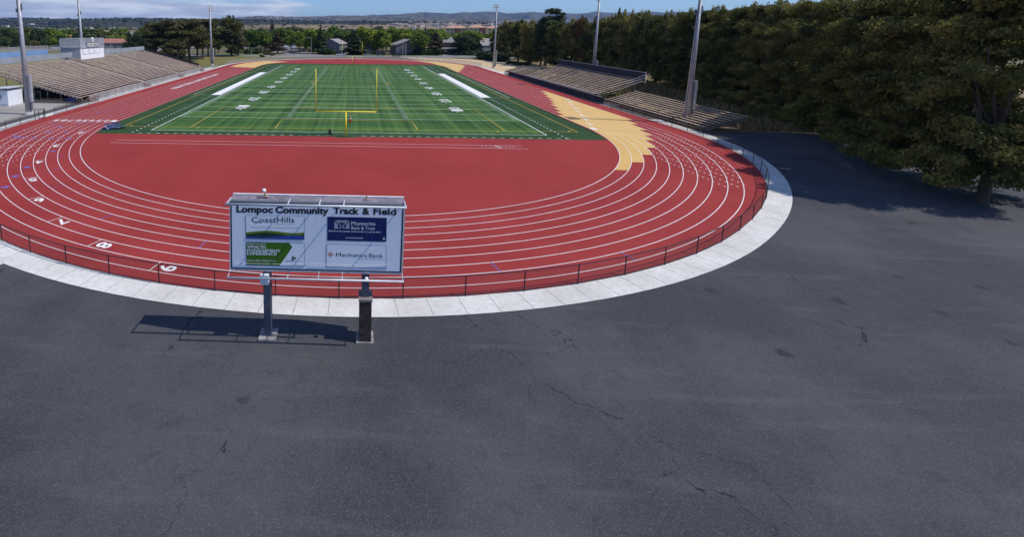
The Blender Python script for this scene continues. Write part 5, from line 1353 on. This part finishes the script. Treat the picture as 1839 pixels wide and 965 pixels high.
rng_t = random.Random(21)
def tree_px(kind, seed, label, px, top, y, mt, hw=None, group=None, **k):
    """tree standing at depth y whose top shows at row top and whose crown half-width is hw columns"""
    p_ = gy(px, top, y); V, tr, hz = proto(kind, seed); s = p_.z/hz
    w = 1.0
    if hw:
        r95 = float(np.quantile(np.hypot(V[:, 0], V[:, 1]), 0.96)); dpt = (y-C0.y); w = min(2.4, max(0.45, hw*dpt/F_PX/(r95*s)))
    return tree(kind, seed, label, p_.x, y, p_.z, mt, w, group=group, **k)
GS = 'street trees behind the far road'
# near street row, read column by column
for a in (
 ('street', 1, 'bright green street tree showing between the left pines', 391, 48, 186, M_lf_green, 10),
 ('street', 2, 'bright green tree right of the white house', 450, 53.5, 190, M_lf_green, 13),
 ('round', 1, 'rounded green tree left of the brown spire conifer', 474, 54, 192, M_lf_green, 13),
 ('spire', 1, 'tall thin dark conifer with a spiky top left of the side street', 489, 37.5, 205, M_lf_con, 7),
 ('conifer', 1, 'grey brown conifer at the corner of the side street', 498, 57, 186, M_lf_brown, 12),
 ('street', 3, 'green tree behind the grey brown conifer', 508, 49.5, 214, M_lf_green, 12),
 ('street', 1, 'green tree over the side street, left of the tallest bright one', 523, 51.5, 226, M_lf_green, 11),
 ('round', 2, 'dark green tree standing above the side street', 538, 57, 196, M_lf_green, 12),
 ('street', 2, 'yellow green street tree beside the slim street lamp', 560, 50.5, 186, M_lf_bright, 13),
 ('conifer', 2, 'large layered dark conifer left of the gabled house', 576, 45.5, 184, M_lf_con, 13),
 ('round', 1, 'broad green tree behind the roof of the gabled house', 602, 47.5, 215, M_lf_green, 14),
 ('conifer', 3, 'broad dark cedar between the two far goal uprights', 637, 57, 178, M_lf_con, 19),
 ('street', 3, 'tall yellow green street tree right of the far goal post', 654, 47.5, 190, M_lf_bright, 9),
 ('street', 4, 'bright green street tree above the black hatchback', 671, 51, 186, M_lf_bright, 12),
 ('street', 1, 'bright green street tree above the large black car', 689, 51.5, 184, M_lf_bright, 12),
 ('round', 3, 'green tree behind the grey house with the low gable', 706, 48.5, 216, M_lf_green, 13),
 ('street', 2, 'light green tree rising behind the pair of thin poles', 726, 50.5, 214, M_lf_bright, 12),
 ('round', 2, 'round dark green tree right of the grey gabled house', 752, 58, 180, M_lf_green, 16),
 ('round', 1, 'yellow green tree behind the round dark one', 758, 53, 205, M_lf_bright, 16),
 ('conifer', 1, 'brownish conifer left of the carport', 783, 56, 182, M_lf_brown, 14),
 ('street', 4, 'bright green tree behind the brownish conifer', 781, 51.5, 206, M_lf_bright, 12),
 ('street', 3, 'bright green tree left of the tan apartment blocks', 796, 53, 220, M_lf_bright, 12),
 ('round', 3, 'green tree in front of the leftmost tan block', 822, 58.5, 224, M_lf_green, 13),
 ('conifer', 2, 'dark conifer standing over the right end of the carport', 826, 60, 186, M_lf_con, 12),
 ('street', 2, 'broad bright green tree right of the carport', 849, 54.5, 186, M_lf_bright, 15),
 ('round', 1, 'dark green tree under the broad bright one', 838, 63, 180, M_lf_con, 13),
 ('street', 4, 'green tree between the rightmost tan block and the light pole', 872, 60, 215, M_lf_green, 12),
 ('street', 1, 'yellow green tree against the cypress wood by the light pole', 886, 58, 208, M_lf_bright, 10),
):
    tree_px(*a[:7], hw=a[7]*1.28, group=GS)
for i in range(40):
    px = 444+i*11.4+rng_t.uniform(-4, 4)
    if 508 < px < 545: continue
    y = rng_t.uniform(198, 232)
    tree_px(rng_t.choice(('street', 'round', 'street')), rng_t.choice((1, 2, 3)), 'green tree filling the second row behind the far houses', px, rng_t.uniform(51, 60) if px < 790 else rng_t.uniform(59, 64), y, rng_t.choice((M_lf_green, M_lf_green, M_lf_bright, M_lf_con)), hw=rng_t.uniform(13, 18), group='second row of street trees')
# pines left of the far bend
for a in (
 ('pine', 1, 'spreading dark pine at the left end of the pine group, behind the grandstand', 276, 40, 128, M_lf_pine, 24),
 ('pine', 2, 'spreading dark pine beside the grandstand rail', 304, 35.5, 126, M_lf_pine, 27),
 ('pine', 3, 'dark pine with a thick trunk on the lawn, nearest the grandstand', 338, 34, 122, M_lf_pine, 30),
 ('pine', 1, 'dark pine with a straight trunk left of the slim light pole', 362, 34, 138, M_lf_pine, 23),
 ('pine', 2, 'dark pine crown behind the slim far left light pole', 384, 33, 170, M_lf_pine, 13),
 ('pine', 3, 'dark tree in the middle of the pine group behind the others', 320, 38, 145, M_lf_pine, 26),
 ('cypress', 1, 'tall dark pine standing alone right of the slim light pole', 414, 28.5, 160, M_lf_pine, 22),
 ('cypress', 2, 'low dark tree by the corner of the grandstand', 312, 72, 112, M_lf_pine, 20),
 ('cypress', 3, 'low dark tree at the left foot of the pine group', 262, 70, 128, M_lf_pine, 14)):
    tree_px(*a[:7], hw=a[7]*1.22, group='dark pines beyond the left grandstand')
for px, top, y, hw in ((290, 44, 134, 24), (328, 41, 136, 24), (352, 40, 150, 22), (372, 46, 154, 18), (427, 44, 166, 14)):
    tree_px('pine', rng_t.choice((1, 2, 3)), 'dark pine in the inner rows of the left pine group', px, top, y, M_lf_pine, hw=hw*1.2, group='inner pines beyond the left grandstand')
# cypress wood on the right
GC = 'cypress windbreak on the right'
for i, (px, top, y, hw, sd, mt) in enumerate((
 (897, 46, 158, 14, 1, M_lf_cyp), (914, 38, 148, 17, 2, M_lf_cyp), (935, 36.5, 132, 19, 3, M_lf_cyp), (955, 38, 122, 20, 1, M_lf_cyp), (976, 40, 116, 20, 2, M_lf_cyp),
 (1008, 40, 104, 24, 3, M_lf_cyp), (1030, 35, 98, 22, 1, M_lf_cyp), (1048, 31, 96, 17, 2, M_lf_rust), (1070, 35, 88, 24, 3, M_lf_cyp), (1093, 33, 82, 26, 1, M_lf_cyp),
 (1116, 25, 78, 26, 2, M_lf_cyp), (1140, 23, 72, 28, 3, M_lf_cyp), (1163, 22, 66, 28, 1, M_lf_cyp), (1188, 27, 60, 28, 2, M_lf_cyp),
 (1214, 24, 54, 30, 3, M_lf_cyp), (1243, 20, 47, 32, 1, M_lf_cyp), (1275, 18, 41, 34, 2, M_lf_cyp), (1308, 16, 35, 36, 3, M_lf_cyp), (1345, 12, 28, 40, 1, M_lf_cyp), (1386, 8, 21, 44, 2, M_lf_cyp),
 (1430, 4, 14, 48, 3, M_lf_cyp), (1480, 0, 8, 52, 1, M_lf_cyp), (1536, -6, 1, 58, 2, M_lf_cyp), (1600, -10, -6, 64, 3, M_lf_cyp), (1672, -18, -12, 70, 1, M_lf_cyp), (1755, -26, -17, 76, 2, M_lf_cyp), (1850, -36, -21, 84, 3, M_lf_cyp))):
    lab = 'rust tinged cypress in the middle of the right windbreak' if mt is M_lf_rust else ('dark cypress in the right windbreak behind the sandy ground' if px < 990 else ('dark cypress in the right windbreak behind the right bleachers' if px < 1200 else 'dark cypress in the nearest stretch of the right windbreak'))
    tree_px('cypress' if px < 1230 else 'cypress_near', sd if px < 1230 else 1+sd % 2, lab, px, top, y, mt, hw=hw*(1 if px < 1230 else 1.15), group=GC)
tree_px('lean', 1, 'wind swept leaning cypress rising above the right windbreak', 986, 15, 112, M_lf_con, hw=30, rz=0.3)
for px, top, y in ((1113, 16.5, 80), (1124, 19, 84)):
    tree_px('spire', 2, 'thin pointed treetop sticking out of the right windbreak', px, top, y, M_lf_cyp, hw=11, group='pointed treetops in the windbreak')
for px, y in ((925, 168), (960, 150), (1000, 140), (1050, 128), (1100, 116), (1160, 100), (1220, 84), (1300, 66), (1400, 48), (1530, 34), (1700, 20)):
    tree_px('cypress', rng_t.choice((1, 2, 3)), 'dark cypress in the back row of the right windbreak', px, 40 if px < 1100 else 30, y, M_lf_cyp, hw=24*110/(y+57)*1.2, group=GC)
for i in range(46):
    px = rng_t.uniform(428, 800); y = rng_t.uniform(300, 760); p_ = gy(px, 50, y); H = rng_t.uniform(9, 12.5)+rng_t.random()**3*(y-250)*0.012
    tree(rng_t.choice(('far', 'far', 'spire')), rng_t.choice((1, 2)), 'dark treetop standing out against the tan field slope', p_.x, y, H, rng_t.choice((M_lf_con, M_lf_far, M_lf_brown)), rng_t.uniform(0.9, 1.5), group='treetops against the tan fields')
for i in range(34):
    px = rng_t.choice((rng_t.uniform(446, 482), rng_t.uniform(555, 600), rng_t.uniform(622, 700), rng_t.uniform(742, 785), rng_t.uniform(828, 882)))
    p_ = gy(px, 96, rng_t.uniform(177, 182)); tree('bush', rng_t.choice((1, 2)), 'dark shrub in the shade under the street trees', p_.x, p_.y, rng_t.uniform(1.6, 3.6), M_lf_con, rng_t.uniform(0.9, 1.6), group='dark shrubs under the street trees', cat='bush')
# dark undergrowth and hedges
for px, base, h, w, mt in ((872, 106, 3.0, 2.4, M_lf_con), (880, 107, 3.2, 2.2, M_lf_con), (893, 108.5, 3.2, 2.2, M_lf_con), (902, 109.5, 3.0, 2.2, M_lf_con), (864, 104, 2.2, 1.8, M_lf_con)):
    p_ = gz(px, base); tree('bush', 1 + (px % 2), 'dark hedge bush at the edge of the sandy ground', p_.x, p_.y, h, mt, w/1.0, group='dark hedge on the sandy ground', cat='bush')
for px, base, h, w in ((916, 114.5, 1.3, 1.3), (925, 116, 1.4, 1.4), (933, 117.5, 1.2, 1.3), (942, 117.5, 1.4, 1.2), (950, 115, 1.2, 1.4)):
    p_ = gz(px, base); tree('bush', 2, 'olive scrub bush at the right end of the sandy ground', p_.x, p_.y, h, M_lf_olive, w, group='olive scrub beside the sandy ground', cat='bush')
for px, base, h, w in ((484, 97.5, 1.6, 2.0), (490, 99.0, 1.2, 1.8), (478, 98, 1.5, 1.5), (783, 98.2, 1.6, 1.3), (790, 98.5, 1.4, 1.3), (770, 98.4, 0.9, 2.0), (870, 99, 1.5, 1.6), (733, 97.5, 0.9, 2.2), (745, 97.6, 0.9, 2.2), (470, 102.4, 1.2, 1.4)):
    p_ = gz(px, base); tree('bush', 1, 'low shrub on the verge along the far road', p_.x, p_.y, h, M_lf_olive if px != 470 else M_lf_con, w, group='shrubs along the far road', cat='bush')
for px, base, h in ((1093, 166, 1.6), (1101, 168, 1.9), (1088, 169, 1.4)):
    p_ = gy(px, base, 28.6); tree('bush', 2, 'green weeds growing at the end of the tall bleachers', p_.x, 28.9, h, M_lf_olive, 1.0, group='weeds beside the right bleachers', cat='bush')
# left town trees
GL = 'trees of the town beyond the left grandstand'
for a in (
 ('cypress', 2, 'dark tree at the far left edge above the blue windscreen', 10, 50, 236, M_lf_con, 11), ('street', 2, 'green tree right of the far left dark tree', 27, 55, 250, M_lf_green, 13),
 ('cypress', 3, 'dark bushy tree behind the thick near light pole', 47, 48.5, 246, M_lf_pine, 12), ('round', 3, 'dark green tree right of the thick light pole', 66, 51, 238, M_lf_con, 15),
 ('street', 1, 'bright green tree left of the parking lot lamp', 93, 50, 262, M_lf_bright, 15), ('round', 1, 'small yellow green tree beside the parking lot', 99, 68, 228, M_lf_bright, 13),
 ('round', 2, 'low olive bush above the blue windscreen', 60, 72, 226, M_lf_olive, 11), ('street', 3, 'green tree right of the parking lot lamp', 121, 52, 280, M_lf_green, 13),
 ('spire', 1, 'tall dark conifer behind the press box', 143, 39, 262, M_lf_con, 11), ('street', 4, 'olive green tree above the press box', 176, 52.5, 300, M_lf_olive, 17),
 ('round', 3, 'green tree right of the press box', 205, 51, 310, M_lf_green, 11), ('street', 1, 'green tree beyond the red roof right of the press box', 218, 50.5, 320, M_lf_green, 11),
 ('round', 1, 'yellow green tree behind the lamp right of the press box', 203, 62, 262, M_lf_bright, 14), ('round', 2, 'bright green tree right of the red tiled roof', 222, 63, 258, M_lf_bright, 12),
 ('conifer', 1, 'dark conifer at the right of the red tiled house', 232, 56, 215, M_lf_con, 13), ('cypress', 1, 'dark bushy tree between the red house and the pine group', 246, 60, 205, M_lf_con, 13),
 ('street', 2, 'bright green tree left of the pine group', 262, 47.5, 300, M_lf_bright, 11), ('round', 3, 'dark tree left of the parking lot', 82, 66, 224, M_lf_con, 9), ('round', 2, 'dark tree right of the parking lot', 106, 62, 300, M_lf_con, 9),
 ('conifer', 3, 'dark shaggy conifer behind the blue windscreen', 27, 62, 222, M_lf_con, 11), ('round', 1, 'dark round tree behind the blue windscreen', 44, 66, 224, M_lf_con, 10), ('round', 3, 'dark tree at the left frame edge behind the windscreen', 8, 66, 222, M_lf_con, 12),
 ('street', 3, 'yellow tinged tree at the left frame edge', 3, 60, 240, M_lf_olive, 8), ('conifer', 2, 'grey green conifer behind the left parking lot', 80, 56, 236, M_lf_brown, 9), ('round', 3, 'dark tree behind the press box rail', 155, 62, 240, M_lf_con, 12)):
    tree_px(*a[:7], hw=a[7], group=GL)
# individually standing far trees, then the wood that reads as one mass
for i in range(165):
    y = 230+rng_t.random()**1.3*420; px = rng_t.uniform(-60, 905)
    if 430 < px < 800 and y > 420: y = 230+(y-230)*0.45
    p_ = gy(px, 60, y); H = rng_t.uniform(6.5, 11.5)*(1.0 if y < 450 else 1.1)
    if 792 < px < 915 and y < 440: H = min(H, 8)
    if 500 < px < 545 and y < 330: continue
    tree('far', rng_t.choice((1, 2, 3)), 'rounded green tree among the roofs of the far town', p_.x, y, H, rng_t.choice((M_lf_far, M_lf_far, M_lf_green, M_lf_con, M_lf_olive)), rng_t.uniform(0.9, 1.6), group='trees among the far town')
rw = np.random.default_rng(5)
blobs = []
for i in range(2600):
    y = 620+rw.random()**1.6*1500; px = rw.uniform(-150, 1250)
    if 420 < px < 800 and 900 < y: 
        if rw.random() < 0.6: continue
    p_ = gy(px, 60, y); h = rw.uniform(6, 14); w = rw.uniform(4, 9)*(1+y/2500)
    blobs.append((p_.x, y, h*0.5, w, w, h*0.55))
V = leaves(rw, blobs, 46000, 1.9, up=0.5, shell=0.5); V[:, 2] = np.maximum(V[:, 2], 0.1)
wd = leaf_object('distant_wood', V, M_lf_far); tag(wd, 'far belt of tree crowns across the town below the hills', 'wood', kind='stuff')
# far town: pale walls and roofs too small to tell apart
mb = MB(); rw2 = random.Random(9)
for i in range(330):
    y = 520+rw2.random()**1.4*2200; px = rw2.uniform(-60, 1000)
    if 420 < px < 745 and y > 1000: continue
    if 735 < px < 930: y = 480+rw2.random()*1500
    p_ = gy(px, 50, y); w, d, h = rw2.uniform(10, 26), rw2.uniform(9, 15), rw2.uniform(4, 8)
    z = 0 if y < 1250 else (y-1250)*0.012
    mb.box((p_.x, y, z+h/2), (w, d, h), rw2.uniform(-.4, .4), rw2.choice((0, 0, 1, 3)))
    mb.box((p_.x, y, z+h+0.8), (w*1.06, d*1.06, 1.6), 0, rw2.choice((1, 2, 2, 3)), 0.6)
def slope_spots(ob, px0, px1, n_, zlo, rows_):
    vs = [v.co for v in ob.data.vertices]; k_ = 0; tries = 0
    while k_ < n_ and tries < 60000:
        tries += 1; v = rw2.choice(vs)
        if v.z < zlo: continue
        d = Vector(v)-C0; zc = d.dot(_f); px = CX+F_PX*d.dot(_r)/zc; row = CY-F_PX*d.dot(_u)/zc
        if px0 < px < px1 and rows_[0] < row < rows_[1]: k_ += 1; yield v
for v in list(slope_spots(FS, 700, 940, 90, 1, (42, 50)))+list(slope_spots(WR, 735, 960, 120, 2, (35, 46))):
    w, d, h = rw2.uniform(9, 20), rw2.uniform(8, 12), rw2.uniform(3.5, 6.5); x, y = v.x+rw2.uniform(-9, 9), v.y+rw2.uniform(-9, 9); rz_ = rw2.uniform(-.4, .4)
    mb.box((x, y, v.z+h/2-1), (w, d, h), rz_, rw2.choice((0, 0, 1, 1, 3))); mb.box((x, y, v.z+h-0.3), (w*1.06, d*1.06, 1.6), rz_, rw2.choice((1, 2, 2, 3)), 0.6)
for v in slope_spots(MH, 430, 730, 70, 30, (27, 36)):
    w, d, h = rw2.uniform(16, 44), rw2.uniform(12, 20), rw2.uniform(6, 11)
    mb.box((v.x+rw2.uniform(-20, 20), v.y, v.z+h/2-2), (w, d, h), 0, rw2.choice((0, 0, 1)))
o = mb.build('far_town', [mat('far_white', (0.62, 0.60, 0.56), 0.9), mat('far_tan', (0.44, 0.36, 0.27), 0.9), mat('far_roof', (0.26, 0.19, 0.16), 0.9), mat('far_grey', (0.32, 0.31, 0.31), 0.9)])
tag(o, 'pale houses of the far town scattered below the hills', 'town', kind='stuff')
# houses on the dark left ridge
mb = MB()
for px, row, y in ((54, 41.5, 1900), (58, 41.8, 1920), (76, 39.8, 2100), (80, 40, 2100), (8, 45, 1500), (12, 45.3, 1500), (85, 49, 1100), (345, 44, 1500), (118, 50, 900), (160, 49, 1000)):
    p_ = gy(px, row, y); mb.box((p_.x, y, p_.z-2.5), (14, 10, 5), 0, 0)
o = mb.build('ridge_building', [MATS['far_white']]); tag(o, 'pale buildings on the wooded ridge at far left', 'building', kind='stuff')

# woodland clinging to the left ridge
rk = np.random.default_rng(12); wv = np.array([v.co for v in WR.data.vertices]); wv = wv[(wv[:, 1] < 2700) & (wv[:, 2] > 2)]
pk = wv[rk.integers(0, len(wv), 9000)]+rk.normal(size=(9000, 3))*np.array([18, 26, 0.5])
pk = pk[rk.random(len(pk)) < 0.35+0.5*(np.sin(pk[:, 0]*0.011)*np.sin(pk[:, 1]*0.017+1) > -0.2)]
V = leaves(rk, np.concatenate([pk+np.array([0, 0, 1.0]), np.tile([[7.0, 7.0, 5.0]], (len(pk), 1))], 1), 26000, 4.2, up=0.4, shell=0.4)
tag(leaf_object('ridge_wood', V, leaf_mat('leaf_ridge', (0.012, 0.020, 0.010), (0.045, 0.055, 0.025), 0.1, 0.01, 0.0)), 'dark woodland covering the ridge at far left', 'wood', kind='stuff')
# hedgerow trees dotted over the tan fields
fv = np.array([v.co for v in FS.data.vertices]); fv = fv[fv[:, 1] < 1520]
pk = fv[rk.integers(0, len(fv), 420)]+rk.normal(size=(420, 3))*np.array([10, 14, 0.3])
V = leaves(rk, np.concatenate([pk+np.array([0, 0, 2.0]), np.tile([[5.0, 5.0, 4.0]], (len(pk), 1))], 1), 5200, 2.0, up=0.4, shell=0.4)
tag(leaf_object('field_trees', V, M_lf_far), 'scattered hedgerow trees on the tan field slope', 'trees', kind='stuff')
# tall dry grass on the right slope
rg = np.random.default_rng(3); n = 15000
gxv = rg.uniform(51.5, 72, n); gyv = rg.uniform(-18, 68, n); keep = ~((gxv < 53.5) & (gyv > 27) & (gyv < 67)) & ~((gxv < 62.3) & (gyv < 4)); gxv, gyv = gxv[keep], gyv[keep]; n = len(gxv)
hh = rg.uniform(0.25, 0.95, n); ang = rg.uniform(0, 3.14, n); ww = rg.uniform(0.10, 0.24, n); lx = rg.normal(0, .2, n); ly = rg.normal(0, .2, n)
ca, sa = np.cos(ang)*ww, np.sin(ang)*ww; z0 = np.full(n, -0.05)
V = np.stack([np.stack([gxv-ca, gyv-sa, z0], 1), np.stack([gxv+ca, gyv+sa, z0], 1), np.stack([gxv+lx+ca*.4, gyv+ly+sa*.4, hh], 1), np.stack([gxv+lx-ca*.4, gyv+ly-sa*.4, hh], 1)], 1).reshape(-1, 3)
o = leaf_object('tall_grass', V, mat('dry_blades', (0.30, 0.225, 0.115), 0.9, c2=(0.17, 0.155, 0.05), scale=0.25, trans=0.2)); tag(o, 'tall dry grass on the slope behind the right bleachers', 'grass', kind='stuff')

# ------------------------------------------------------------------ air
mb = MB(); mb.box((0, 5250, 174), (32000, 14500, 352))
hz = mb.build('haze', [])
hm = bpy.data.materials.new('haze_air'); hm.use_nodes = True; n = hm.node_tree; n.nodes.clear()
o_ = n.nodes.new('ShaderNodeOutputMaterial'); v_ = n.nodes.new('ShaderNodeVolumePrincipled'); v_.inputs['Color'].default_value = (0.27, 0.50, 1.0, 1); v_.inputs['Density'].default_value = 4.8e-5; v_.inputs['Anisotropy'].default_value = 0.2
n.links.new(v_.outputs[0], o_.inputs['Volume']); hz.data.materials.append(hm); hz['kind'] = 'stuff'; hz['label'] = 'thin bluish air over the valley'; hz['category'] = 'haze'
